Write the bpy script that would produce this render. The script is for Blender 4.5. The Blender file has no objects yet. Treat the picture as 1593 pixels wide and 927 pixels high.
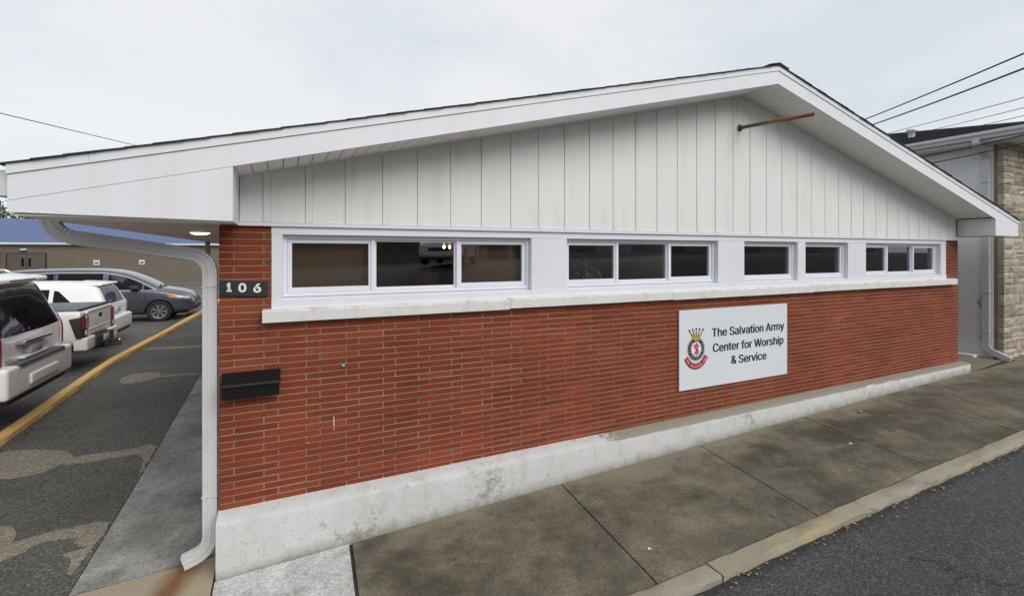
import bpy, bmesh, math, random
from mathutils import Vector, Matrix
from mathutils.bvhtree import BVHTree
R = math.radians
rnd = random.Random(7)
scene = bpy.context.scene
COL = scene.collection

# ------------------------------------------------------------------ camera, sky, sun, exposure
CAM = Vector((0.434, -4.21, 2.4586)); YAW = R(25.4)
cd = bpy.data.cameras.new('camera'); cam = bpy.data.objects.new('camera', cd); COL.objects.link(cam)
cam.location = CAM; cam.rotation_euler = (R(90), 0, -YAW)
cd.sensor_fit = 'HORIZONTAL'; cd.sensor_width = 36; cd.lens = 750 / 1593 * 36
cd.shift_y = -70.5 / 1593; cd.clip_start = 0.05; cd.clip_end = 2000
scene.camera = cam

SUN_EL, SUN_AZ = R(36), R(160)          # azimuth measured from +Y clockwise; the sun stands behind the camera
world = bpy.data.worlds.new('World'); scene.world = world; world.use_nodes = True
wt = world.node_tree; wt.nodes.clear()
def wn(t, **k):
    n = wt.nodes.new(t)
    for a, b in k.items(): setattr(n, a, b)
    return n
w_out = wn('ShaderNodeOutputWorld'); w_bg = wn('ShaderNodeBackground'); w_bg.inputs['Strength'].default_value = 0.1
sky = wn('ShaderNodeTexSky', sky_type='NISHITA', sun_disc=False, sun_elevation=SUN_EL, sun_rotation=SUN_AZ)
w_tc = wn('ShaderNodeTexCoord'); w_map = wn('ShaderNodeMapping'); w_map.inputs['Scale'].default_value = (1.0, 1.0, 2.2)
w_no = wn('ShaderNodeTexNoise'); w_no.inputs['Scale'].default_value = 1.7; w_no.inputs['Detail'].default_value = 8; w_no.inputs['Roughness'].default_value = .58; w_no.inputs['Distortion'].default_value = .35
w_rp = wn('ShaderNodeValToRGB')
w_rp.color_ramp.elements[0].position = .38; w_rp.color_ramp.elements[0].color = (5.75, 6.15, 6.7, 1)
w_rp.color_ramp.elements[1].position = .62; w_rp.color_ramp.elements[1].color = (7.1, 7.15, 7.2, 1)
w_mx = wn('ShaderNodeMix', data_type='RGBA'); w_mx.inputs['Factor'].default_value = .9
L = wt.links.new
L(w_tc.outputs['Generated'], w_map.inputs['Vector']); L(w_map.outputs[0], w_no.inputs['Vector']); L(w_no.outputs['Fac'], w_rp.inputs[0])
L(sky.outputs[0], w_mx.inputs[6]); L(w_rp.outputs[0], w_mx.inputs[7]); L(w_mx.outputs[2], w_bg.inputs['Color']); L(w_bg.outputs[0], w_out.inputs[0])

sd = bpy.data.lights.new('sun', 'SUN'); sun = bpy.data.objects.new('sun', sd); COL.objects.link(sun)
sd.energy = 1.5; sd.angle = R(40); sd.color = (1.0, .975, .94)
sdir = Vector((math.sin(SUN_AZ) * math.cos(SUN_EL), math.cos(SUN_AZ) * math.cos(SUN_EL), math.sin(SUN_EL)))
sun.rotation_euler = sdir.to_track_quat('Z', 'Y').to_euler()
sun.location = (0, 0, 30)
vs = scene.view_settings
vs.view_transform = 'Standard'; vs.look = 'None'; vs.exposure = 0.35; vs.gamma = 1.0; vs.use_curve_mapping = False
scene.render.engine = 'CYCLES'
scene.cycles.max_bounces = 8; scene.cycles.transparent_max_bounces = 12

# ------------------------------------------------------------------ materials
class NT:
    def __init__(s, name):
        s.m = bpy.data.materials.new(name); s.m.use_nodes = True; s.t = s.m.node_tree; s.t.nodes.clear()
        s.out = s.n('ShaderNodeOutputMaterial')
    def n(s, t, **k):
        x = s.t.nodes.new(t)
        for a, b in k.items(): setattr(x, a, b)
        return x
    def l(s, a, b): s.t.links.new(a, b)
    def pos(s): return s.n('ShaderNodeNewGeometry').outputs['Position']
    def obj(s): return s.n('ShaderNodeTexCoord').outputs['Object']
    def noise(s, vec, scale, detail=4, rough=.55, out='Fac', vscale=None, dist=0):
        if vscale:
            mp = s.n('ShaderNodeMapping'); mp.inputs['Scale'].default_value = vscale; s.l(vec, mp.inputs[0]); vec = mp.outputs[0]
        x = s.n('ShaderNodeTexNoise'); x.inputs['Scale'].default_value = scale; x.inputs['Detail'].default_value = detail
        x.inputs['Roughness'].default_value = rough; x.inputs['Distortion'].default_value = dist
        s.l(vec, x.inputs['Vector']); return x.outputs[out]
    def ramp(s, fac, *stops):
        x = s.n('ShaderNodeValToRGB'); cr = x.color_ramp
        while len(cr.elements) > 1: cr.elements.remove(cr.elements[-1])
        for i, (p, c) in enumerate(stops):
            e = cr.elements[0] if i == 0 else cr.elements.new(p)
            e.position = p
            if not hasattr(c, '__len__'): c = (c, c, c)
            e.color = (*c[:3], 1)
        s.l(fac, x.inputs[0]); return x.outputs[0]
    def mix(s, fac, a, b, mode='MIX'):
        x = s.n('ShaderNodeMix', data_type='RGBA', blend_type=mode)
        for v, i in ((fac, 0), (a, 6), (b, 7)):
            if hasattr(v, 'is_linked'): s.l(v, x.inputs[i])
            else: x.inputs[i].default_value = v if i == 0 else (*v[:3], 1)
        return x.outputs[2]
    def math(s, op, a, b=0.0, c=None):
        x = s.n('ShaderNodeMath', operation=op)
        for i, v in enumerate((a, b) if c is None else (a, b, c)):
            if hasattr(v, 'is_linked'): s.l(v, x.inputs[i])
            else: x.inputs[i].default_value = v
        return x.outputs[0]
    def sep(s, v):
        x = s.n('ShaderNodeSeparateXYZ'); s.l(v, x.inputs[0]); return x.outputs
    def finish(s, col, rough=.7, metal=0, bump=None, bstr=.2, bdist=.01, spec=.5, coat=0, emis=None, estr=0):
        p = s.n('ShaderNodeBsdfPrincipled')
        for v, k in ((col, 'Base Color'), (rough, 'Roughness'), (metal, 'Metallic')):
            if hasattr(v, 'is_linked'): s.l(v, p.inputs[k])
            else: p.inputs[k].default_value = (*v[:3], 1) if k == 'Base Color' else v
        p.inputs['Specular IOR Level'].default_value = spec; p.inputs['Coat Weight'].default_value = coat; p.inputs['Coat Roughness'].default_value = .06
        if emis: p.inputs['Emission Color'].default_value = (*emis, 1); p.inputs['Emission Strength'].default_value = estr
        if bump is not None:
            b = s.n('ShaderNodeBump'); b.inputs['Strength'].default_value = bstr; b.inputs['Distance'].default_value = bdist
            s.l(bump, b.inputs['Height']); s.l(b.outputs[0], p.inputs['Normal'])
        s.l(p.outputs[0], s.out.inputs[0]); return s.m

def pm(name, col, rough=.6, var=.12, scale=3, bump=0, bscale=60, metal=0, spec=.5, coat=0, space='pos'):
    s = NT(name); v = s.pos() if space == 'pos' else s.obj()
    n1 = s.noise(v, scale, 5)
    c = s.mix(1.0, col, s.ramp(n1, (.25, 1 - var), (.75, 1 + var)), 'MULTIPLY')
    b = s.noise(v, bscale, 3) if bump else None
    return s.finish(c, rough, metal, b, bump, .004, spec, coat)

def brick_mat(name, by_object):
    s = NT(name); v = s.pos()
    if by_object: r = s.n('ShaderNodeObjectInfo').outputs['Random']
    else:
        a = s.n('ShaderNodeAttribute', attribute_name='tone'); r = a.outputs['Fac']
    base = s.ramp(r, (0, (.19, .037, .0175)), (.10, (.22, .042, .019)), (.5, (.245, .0465, .0205)), (.88, (.268, .053, .0225)), (1, (.295, .066, .029)))
    big = s.noise(v, 1.1, 4)
    c = s.mix(1.0, base, s.ramp(big, (.3, .74), (.7, 1.12)), 'MULTIPLY')
    fine = s.noise(v, 90, 4, .7, vscale=(.35, 1, 1.6))
    c = s.mix(.55, c, s.mix(1.0, c, s.ramp(fine, (.25, .55), (.75, 1.4)), 'MULTIPLY'))
    spk = s.noise(v, 230, 2)
    c = s.mix(s.ramp(spk, (.3, .55), (.37, 0)), c, (.06, .018, .012))
    lo = s.noise(v, 7, 5, .65)
    c = s.mix(s.ramp(lo, (.72, 0), (.86, .32)), c, (.5, .4, .34))
    return s.finish(c, s.ramp(fine, (.3, .7), (.7, .9)), bump=fine, bstr=.45, bdist=.003, spec=.22)
M = {}
M['brick'] = brick_mat('brick_face', True); M['brick2'] = brick_mat('brick_field_face', False)
def mortar():
    s = NT('mortar'); v = s.pos(); n = s.noise(v, 60, 4); b = s.noise(v, 2, 4)
    c = s.mix(n, (.21, .162, .106), (.33, .266, .185)); c = s.mix(1, c, s.ramp(b, (.3, .75), (.7, 1.1)), 'MULTIPLY')
    return s.finish(c, .95, bump=n, bstr=.5, bdist=.004)
M['mortar'] = mortar()
M['trim'] = pm('trim_white_paint', (.74, .755, .80), .45, .04, 2.5, .03, 40)
M['frame'] = pm('vinyl_window_frame', (.78, .79, .85), .3, .03, 3)
def streaky(name, col, dirt, amt):
    s = NT(name); v = s.pos()
    st = s.noise(v, 3.2, 5, .6, vscale=(2.2, 2.2, .35)); bl = s.noise(v, 1.3, 4)
    f = s.math('MULTIPLY', s.ramp(st, (.48, 0), (.78, amt)), s.ramp(bl, (.35, .2), (.7, 1)))
    c = s.mix(f, col, dirt); fn = s.noise(v, 120, 3)
    return s.finish(c, .5, bump=fn, bstr=.06, bdist=.002)
M['siding'] = streaky('siding_white', (.785, .785, .765), (.46, .42, .34), .45)
M['soffit'] = streaky('soffit_vinyl', (.85, .835, .79), (.42, .38, .3), .4)
M['fascia'] = streaky('fascia_aluminium', (.77, .79, .81), (.5, .48, .43), .3)
def sillm():
    s = NT('painted_sill'); v = s.pos(); n = s.noise(v, 9, 6, .7); e = s.noise(v, 2, 4)
    f = s.math('MULTIPLY', s.ramp(n, (.5, 0), (.66, .75)), s.ramp(e, (.35, .1), (.6, 1)))
    nz = s.sep(s.n('ShaderNodeNewGeometry').outputs['Normal'])[2]
    f = s.math('MULTIPLY', f, s.ramp(nz, (.2, .35), (.7, 1)))
    return s.finish(s.mix(f, (.72, .71, .68), (.33, .29, .22)), .65, bump=n, bstr=.25, bdist=.004)
M['sill'] = sillm()
def ledge():
    s = NT('chipped_white_concrete'); g = s.n('ShaderNodeNewGeometry'); v = g.outputs['Position']
    chip = s.noise(v, 14, 7, .72, dist=.4); area = s.noise(v, 1.5, 4); sc = s.noise(v, 75, 4, .7); drip = s.noise(v, 5, 5, .6, vscale=(1.6, 1, .45))
    xyz = s.sep(v); nz = s.sep(g.outputs['Normal'])[2]
    t = s.math('ADD', s.math('MULTIPLY', area, .55), s.math('MULTIPLY', chip, .62))
    f = s.ramp(t, (.665, 0), (.69, .3), (.74, .7))
    f2 = s.math('MULTIPLY', s.ramp(s.math('ADD', s.math('MULTIPLY', sc, .6), s.math('MULTIPLY', s.noise(v, 22, 6, .75), .4)), (.56, 0), (.62, .65)), s.ramp(area, (.3, .3), (.6, 1)))
    white = s.mix(s.ramp(drip, (.45, 0), (.8, .5)), (.61, .615, .61), (.40, .38, .33))
    conc = s.mix(chip, (.15, .125, .095), (.30, .265, .21))
    c = s.mix(f, white, conc); c = s.mix(f2, c, (.16, .14, .115))
    gz = s.math('ADD', s.math('MULTIPLY', xyz[0], .0405), s.math('MULTIPLY', s.math('MULTIPLY', xyz[0], xyz[0]), -.00085))
    hh = s.math('SUBTRACT', s.math('SUBTRACT', xyz[2], .09), gz); hh = s.math('ADD', hh, s.math('MULTIPLY', s.math('SUBTRACT', drip, .5), .22))
    c = s.mix(s.ramp(hh, (.0, .75), (.03, .5), (.10, .0)), c, (.25, .225, .18))
    # the paint stops part way along the flat top; beyond it the top is bare concrete
    xj = s.math('ADD', xyz[0], s.math('MULTIPLY', chip, .9))
    bare = s.math('MULTIPLY', s.ramp(nz, (.5, 0), (.8, 1)), s.ramp(s.math('MULTIPLY', xj, .1), (.385, 0), (.40, 1)))
    c = s.mix(bare, c, s.mix(sc, (.22, .20, .16), (.36, .33, .275)))
    return s.finish(c, .9, bump=s.math('ADD', chip, s.math('MULTIPLY', sc, .5)), bstr=.5, bdist=.008)
M['ledge'] = ledge()
def walkm(name, a, b, stain, blot=(.42, .36, .27), wash=None):
    s = NT(name); v = s.pos()
    big = s.noise(v, .75, 5, .6, dist=.5); mid = s.noise(v, 3.5, 6, .65); fine = s.noise(v, 110, 4, .75); grit = s.noise(v, 320, 2)
    c = s.mix(s.ramp(big, (.40, 0), (.60, 1)), a, b)
    c = s.mix(1, c, s.ramp(mid, (.28, .5), (.5, .95), (.72, 1.5)), 'MULTIPLY')
    c = s.mix(1, c, s.ramp(fine, (.25, .45), (.75, 1.6)), 'MULTIPLY')
    sp = s.noise(v, 11, 3, .5); c = s.mix(s.ramp(sp, (.70, 0), (.76, .55)), c, stain)
    lt = s.noise(v, 1.7, 6, .7); c = s.mix(s.ramp(lt, (.54, 0), (.74, .6)), c, blot)
    sk = s.noise(v, 42, 5, .8); c = s.mix(1, c, s.ramp(sk, (.28, .55), (.5, 1.0), (.72, 1.45)), 'MULTIPLY')
    if wash:
        yy = s.math('ADD', s.math('MULTIPLY', s.math('ADD', s.sep(v)[1], .16), -1.0), s.math('MULTIPLY', s.math('SUBTRACT', s.noise(v, 1.4, 6, .7), .5), 1.5))
        c = s.mix(s.ramp(yy, (.02, .75), (.30, 0)), c, wash)
    gv = s.n('ShaderNodeTexVoronoi'); gv.inputs['Scale'].default_value = 2.6; gv.inputs['Randomness'].default_value = 1; s.l(v, gv.inputs['Vector'])
    c = s.mix(s.ramp(gv.outputs['Distance'], (.035, .65), (.055, 0)), c, stain)
    c = s.mix(s.ramp(grit, (.66, 0), (.72, .6)), c, (.45, .42, .36))
    return s.finish(c, s.ramp(mid, (.3, .72), (.7, .92)), bump=s.math('ADD', fine, grit), bstr=.35, bdist=.004)
M['walk'] = walkm('old_sidewalk_concrete', (.062, .055, .037), (.145, .128, .090), (.024, .021, .015), (.26, .225, .16), (.245, .208, .148))
M['newslab'] = walkm('new_pale_concrete', (.43, .445, .43), (.50, .51, .49), (.2, .2, .19), (.48, .48, .46))
M['tanslab'] = walkm('tan_stained_concrete', (.30, .235, .16), (.36, .31, .235), (.22, .13, .06), (.42, .36, .27))
M['sidewalk2'] = walkm('grey_path_concrete', (.18, .18, .166), (.285, .283, .265), (.06, .058, .05), (.30, .30, .29))
def rust_slab():
    s = NT('rust_washed_concrete'); v = s.pos(); x = s.sep(v)
    n = s.noise(v, 4, 6, .65); fine = s.noise(v, 110, 4, .75)
    d = s.math('ADD', s.math('MULTIPLY', s.math('ABSOLUTE', s.math('ADD', s.math('ADD', x[0], .27), s.math('MULTIPLY', x[1], -.25))), 3.2), s.math('MULTIPLY', n, .5))
    c = s.mix(s.ramp(d, (.30, .95), (.75, 0)), (.36, .30, .21), (.19, .085, .028))
    c = s.mix(1, c, s.ramp(fine, (.25, .7), (.75, 1.3)), 'MULTIPLY')
    return s.finish(c, .85, bump=fine, bstr=.3, bdist=.004)
M['rustslab'] = rust_slab()
def asphalt(name, a, b, agg=.5, worn=.25, grime=False):
    s = NT(name); v = s.pos()
    big = s.noise(v, .9, 5, .6); fine = s.noise(v, 150, 3, .8)
    vo = s.n('ShaderNodeTexVoronoi'); vo.inputs['Scale'].default_value = 95; s.l(v, vo.inputs['Vector'])
    c = s.mix(s.ramp(big, (.3, 0), (.7, 1)), a, b)
    st = s.sep(vo.outputs['Color'])[0]
    c = s.mix(1, c, s.ramp(st, (.0, 1 - agg), (.75, 1), (1, 1 + agg * 1.6)), 'MULTIPLY')
    dv = s.n('ShaderNodeVectorMath', operation='ADD'); ns = s.n('ShaderNodeVectorMath', operation='SCALE'); ns.inputs['Scale'].default_value = .45
    s.l(s.noise(v, 2.2, 6, .65, out='Color'), ns.inputs[0]); s.l(v, dv.inputs[0]); s.l(ns.outputs[0], dv.inputs[1])
    ve = s.n('ShaderNodeTexVoronoi', feature='DISTANCE_TO_EDGE'); ve.inputs['Scale'].default_value = .55; s.l(dv.outputs[0], ve.inputs['Vector'])
    ck = s.math('MULTIPLY', s.ramp(ve.outputs['Distance'], (.002, 1), (.007, 0)), s.ramp(s.noise(v, .5, 3), (.48, 0), (.56, .85)))
    c = s.mix(ck, c, (.012, .011, .01))
    wr = s.noise(v, 2.6, 6, .7); c = s.mix(s.ramp(wr, (.58, 0), (.8, worn)), c, (.16, .15, .135))
    if grime:      # damp leaf mould and dirt swept against the kerb
        yy = s.math('ABSOLUTE', s.math('ADD', s.sep(v)[1], 1.82)); yy = s.math('ADD', yy, s.math('MULTIPLY', s.noise(v, 9, 6, .7), .22))
        c = s.mix(s.ramp(yy, (.10, .9), (.20, .0)), c, (.022, .019, .015))
    return s.finish(c, .82, bump=s.math('ADD', fine, vo.outputs['Distance']), bstr=.5, bdist=.006)
M['road'] = asphalt('street_asphalt', (.050, .052, .056), (.072, .074, .079), .6, .3, True)
M['path'] = asphalt('path_asphalt', (.072, .069, .059), (.125, .12, .104), .6, .5)
M['lot'] = asphalt('parking_asphalt', (.105, .10, .092), (.155, .148, .136), .5, .5)
M['agg'] = asphalt('exposed_aggregate_patch', (.20, .170, .126), (.29, .25, .19), .45, .3)
M['earth'] = walkm('bare_ground', (.09, .085, .07), (.12, .11, .09), (.06, .055, .05))
def kerbm(name, yel, conc, lo, hi):
    s = NT(name); v = s.pos(); n = s.noise(v, 8, 7, .72, dist=.3); b = s.noise(v, 1.1, 4); f = s.noise(v, 120, 4, .7)
    t = s.math('ADD', s.math('MULTIPLY', n, .6), s.math('MULTIPLY', b, .5))
    c = s.mix(s.ramp(t, (lo, 0), (hi, 1)), yel, conc); c = s.mix(1, c, s.ramp(f, (.25, .65), (.75, 1.3)), 'MULTIPLY')
    dk = s.noise(v, 20, 5, .7); c = s.mix(s.ramp(dk, (.66, 0), (.74, .7)), c, (.07, .062, .05))
    return s.finish(c, .9, bump=s.math('ADD', n, f), bstr=.5, bdist=.008)
M['kerb'] = kerbm('worn_yellow_kerb', (.40, .31, .15), (.31, .28, .215), .42, .56)
M['ykerb'] = kerbm('yellow_painted_kerb', (.78, .51, .18), (.58, .42, .19), .62, .72)
M['shingle'] = pm('dark_shingle', (.045, .047, .052), .95, .35, 14, .6, 180)
M['gutter'] = pm('white_aluminium_gutter', (.62, .63, .635), .38, .06, 3)
M['downspout'] = pm('downspout_aluminium', (.60, .605, .60), .4, .08, 4)
M['dark'] = pm('dark_gap', (.02, .02, .02), .9, .1)
M['black'] = pm('black_gloss_metal', (.007, .007, .008), .5, .2, 6, .15, 120, spec=.3)
M['plaque'] = pm('black_wood_board', (.018, .019, .02), .55, .3, 20, .3, 90)
M['white'] = pm('white_enamel', (.8, .8, .79), .4, .03)
M['signw'] = pm('sign_face', (.72, .75, .785), .35, .03, 1.5)
M['ink'] = pm('navy_ink', (.012, .014, .035), .5, .05)
M['sblue'] = pm('crest_blue', (.012, .022, .13), .5, .05)
M['sred'] = pm('crest_red', (.50, .025, .04), .5, .05)
M['syel'] = pm('crest_yellow', (.52, .43, .05), .5, .1)
def rustpipe():
    s = NT('rusting_pipe'); v = s.pos(); y = s.sep(v)[1]; n = s.noise(v, 22, 5, .7)
    f = s.math('ADD', s.math('MULTIPLY', y, -1.0), s.math('MULTIPLY', s.math('SUBTRACT', n, .5), .55))
    c = s.ramp(f, (.05, (.10, .095, .08)), (.3, (.13, .125, .105)), (.45, (.22, .15, .07)), (.62, (.27, .10, .045)), (.95, (.20, .06, .03)))
    return s.finish(c, .85, bump=n, bstr=.5, bdist=.004)
M['rust'] = rustpipe()
def glass(name, tint, extra=0.0):
    s = NT(name); tr = s.n('ShaderNodeBsdfTransparent'); tr.inputs[0].default_value = (*tint, 1)
    gl = s.n('ShaderNodeBsdfGlossy'); gl.inputs['Roughness'].default_value = .012; gl.inputs['Color'].default_value = (.95, .97, 1, 1)
    fr = s.n('ShaderNodeFresnel'); fr.inputs['IOR'].default_value = 1.45
    mx = s.n('ShaderNodeMixShader'); s.l(s.math('ADD', fr.outputs[0], extra), mx.inputs[0]); s.l(tr.outputs[0], mx.inputs[1]); s.l(gl.outputs[0], mx.inputs[2])
    s.l(mx.outputs[0], s.out.inputs[0]); return s.m
M['glass'] = glass('window_glass', (.78, .76, .72), .06)
M['carglass'] = pm('tinted_car_glass', (.007, .008, .010), .05, .1, 2, spec=.17)
M['carglass2'] = pm('pale_windscreen_glass', (.10, .135, .135), .06, .15, 1.5, spec=.6)
M['paintw'] = pm('white_car_paint', (.84, .835, .82), .35, .04, 1.2, coat=.25)
M['paintw2'] = pm('off_white_truck_paint', (.76, .745, .70), .32, .06, 1.2, coat=.5)
M['paintg'] = pm('grey_metallic_paint', (.085, .09, .115), .3, .12, 1.5, metal=.35, coat=.8)
M['chrome'] = pm('chrome', (.72, .73, .75), .14, .04, 4, metal=1)
M['alloy'] = pm('alloy_rim', (.55, .55, .57), .28, .08, 8, metal=.8)
M['rubber'] = pm('tyre_rubber', (.02, .02, .021), .85, .2, 10, .3, 90)
M['plastic'] = pm('dark_plastic', (.022, .023, .025), .6, .2, 12)
M['greyplastic'] = pm('grey_step_plastic', (.09, .092, .098), .6, .15, 12, .2, 200)
M['tailred'] = pm('red_lamp_lens', (.30, .012, .018), .12, .15, 25, coat=.8)
M['lampclear'] = pm('clear_lamp_lens', (.55, .56, .57), .1, .2, 25, coat=.8)
M['amber'] = pm('amber_lamp_lens', (.62, .22, .05), .15, .15, 20, coat=.8)
M['tonneau'] = pm('grey_vinyl_tonneau', (.075, .09, .098), .5, .12, 2, .1, 30)
M['plate'] = pm('plate_face', (.42, .50, .56), .5, .25, 9, space='obj')
M['brownwall'] = pm('brown_metal_cladding', (.15, .122, .092), .75, .1, .5)
M['bluemetal'] = pm('blue_metal_roofing', (.075, .115, .26), .5, .1, .6)
M['browndoor'] = pm('brown_door', (.10, .078, .055), .6, .1, 2)
def blockm():
    s = NT('peeling_white_blockwork'); v = s.pos(); ch = s.noise(v, 5, 7, .72, dist=.5); ar = s.noise(v, .9, 4); dn = s.noise(v, 2.2, 5, .6, vscale=(1, 1, .4)); fn = s.noise(v, 60, 4)
    t = s.math('ADD', s.math('MULTIPLY', ar, .5), s.math('MULTIPLY', ch, .6))
    c = s.mix(s.ramp(dn, (.4, 0), (.75, .55)), (.84, .845, .855), (.62, .62, .61))
    c = s.mix(s.ramp(t, (.66, 0), (.70, .8)), c, (.25, .225, .185))
    return s.finish(c, .85, bump=s.math('ADD', ch, fn), bstr=.4, bdist=.006)
M['block'] = blockm()
def stonem():
    s = NT('tan_rock_face_stone'); v = s.pos(); r = s.n('ShaderNodeObjectInfo').outputs['Random']
    c = s.ramp(r, (0, (.34, .28, .21)), (.35, (.47, .40, .31)), (.7, (.55, .48, .385)), (1, (.49, .435, .36)))
    n = s.noise(v, 6, 6, .7); f = s.noise(v, 45, 5, .7)
    c = s.mix(1, c, s.ramp(n, (.25, .6), (.75, 1.2)), 'MULTIPLY'); d = s.noise(v, 1.7, 5, .6)
    c = s.mix(s.ramp(d, (.55, 0), (.75, .7)), c, (.09, .075, .06))
    return s.finish(c, .92, bump=s.math('ADD', n, f), bstr=.8, bdist=.02)
M['stone'] = stonem()
M['panel'] = pm('wood_panelling', (.22, .125, .07), .6, .25, 5, space='pos')
M['carpet'] = pm('brown_carpet', (.06, .045, .035), .95, .2, 4)
M['ceil'] = pm('interior_ceiling', (.3, .28, .25), .9, .05)
M['screen'] = pm('brown_roller_shade', (.27, .20, .15), .85, .12, 2.5, .15, 260)
M['wood'] = pm('stained_wood', (.14, .07, .03), .5, .25, 7)
M['paper'] = pm('paper_sheet', (.62, .63, .62), .8, .1, 15)
M['skin'] = pm('skin', (.32, .17, .11), .55, .06, 20)
M['hair'] = pm('dark_hair', (.015, .012, .01), .6, .2, 60)
M['shirt'] = pm('mustard_shirt', (.34, .19, .06), .85, .12, 14, .3, 160)
M['jeans'] = pm('dark_trousers', (.03, .035, .05), .9, .1, 30)
M['flagblue'] = pm('flag_blue', (.03, .045, .16), .8, .1, 9); M['flagred'] = pm('flag_red', (.34, .03, .035), .8, .1, 9); M['flagwhite'] = pm('flag_white', (.6, .58, .55), .8, .06, 9)
M['wire'] = pm('black_cable', (.018, .018, .02), .7, .1)
M['postw'] = pm('weathered_beige_post', (.27, .225, .17), .85, .25, 12, .3, 60)
M['bark'] = pm('bark', (.09, .07, .05), .95, .3, 9, .6, 40)
def leafm(name, a, b):
    s = NT(name); r = s.n('ShaderNodeNewGeometry').outputs['Random Per Island']
    return s.finish(s.ramp(r, (0, a), (1, b)), .7)
M['leaf'] = leafm('tree_leaves', (.035, .07, .018), (.11, .17, .045))
M['litter'] = leafm('leaf_litter', (.16, .09, .04), (.42, .33, .22))
def emit(name, c, e):
    s = NT(name); return s.finish(c, .4, emis=c, estr=e)
M['lamp'] = emit('lit_soffit_lens', (1.0, .88, .62), 3.0)
M['bulb'] = emit('warm_bulb', (1.0, .66, .30), 35.0)
M['farbrick'] = pm('brown_shopfront_brick', (.26, .19, .15), .9, .2, 3)
M['farshop'] = pm('grey_shopfront_render', (.34, .34, .33), .9, .15, 1)
M['grime'] = pm('joint_dirt', (.05, .042, .03), .95, .5, 8, .5, 60)
M['hill'] = pm('grassy_hill', (.05, .075, .025), .95, .3, .15)

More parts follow.
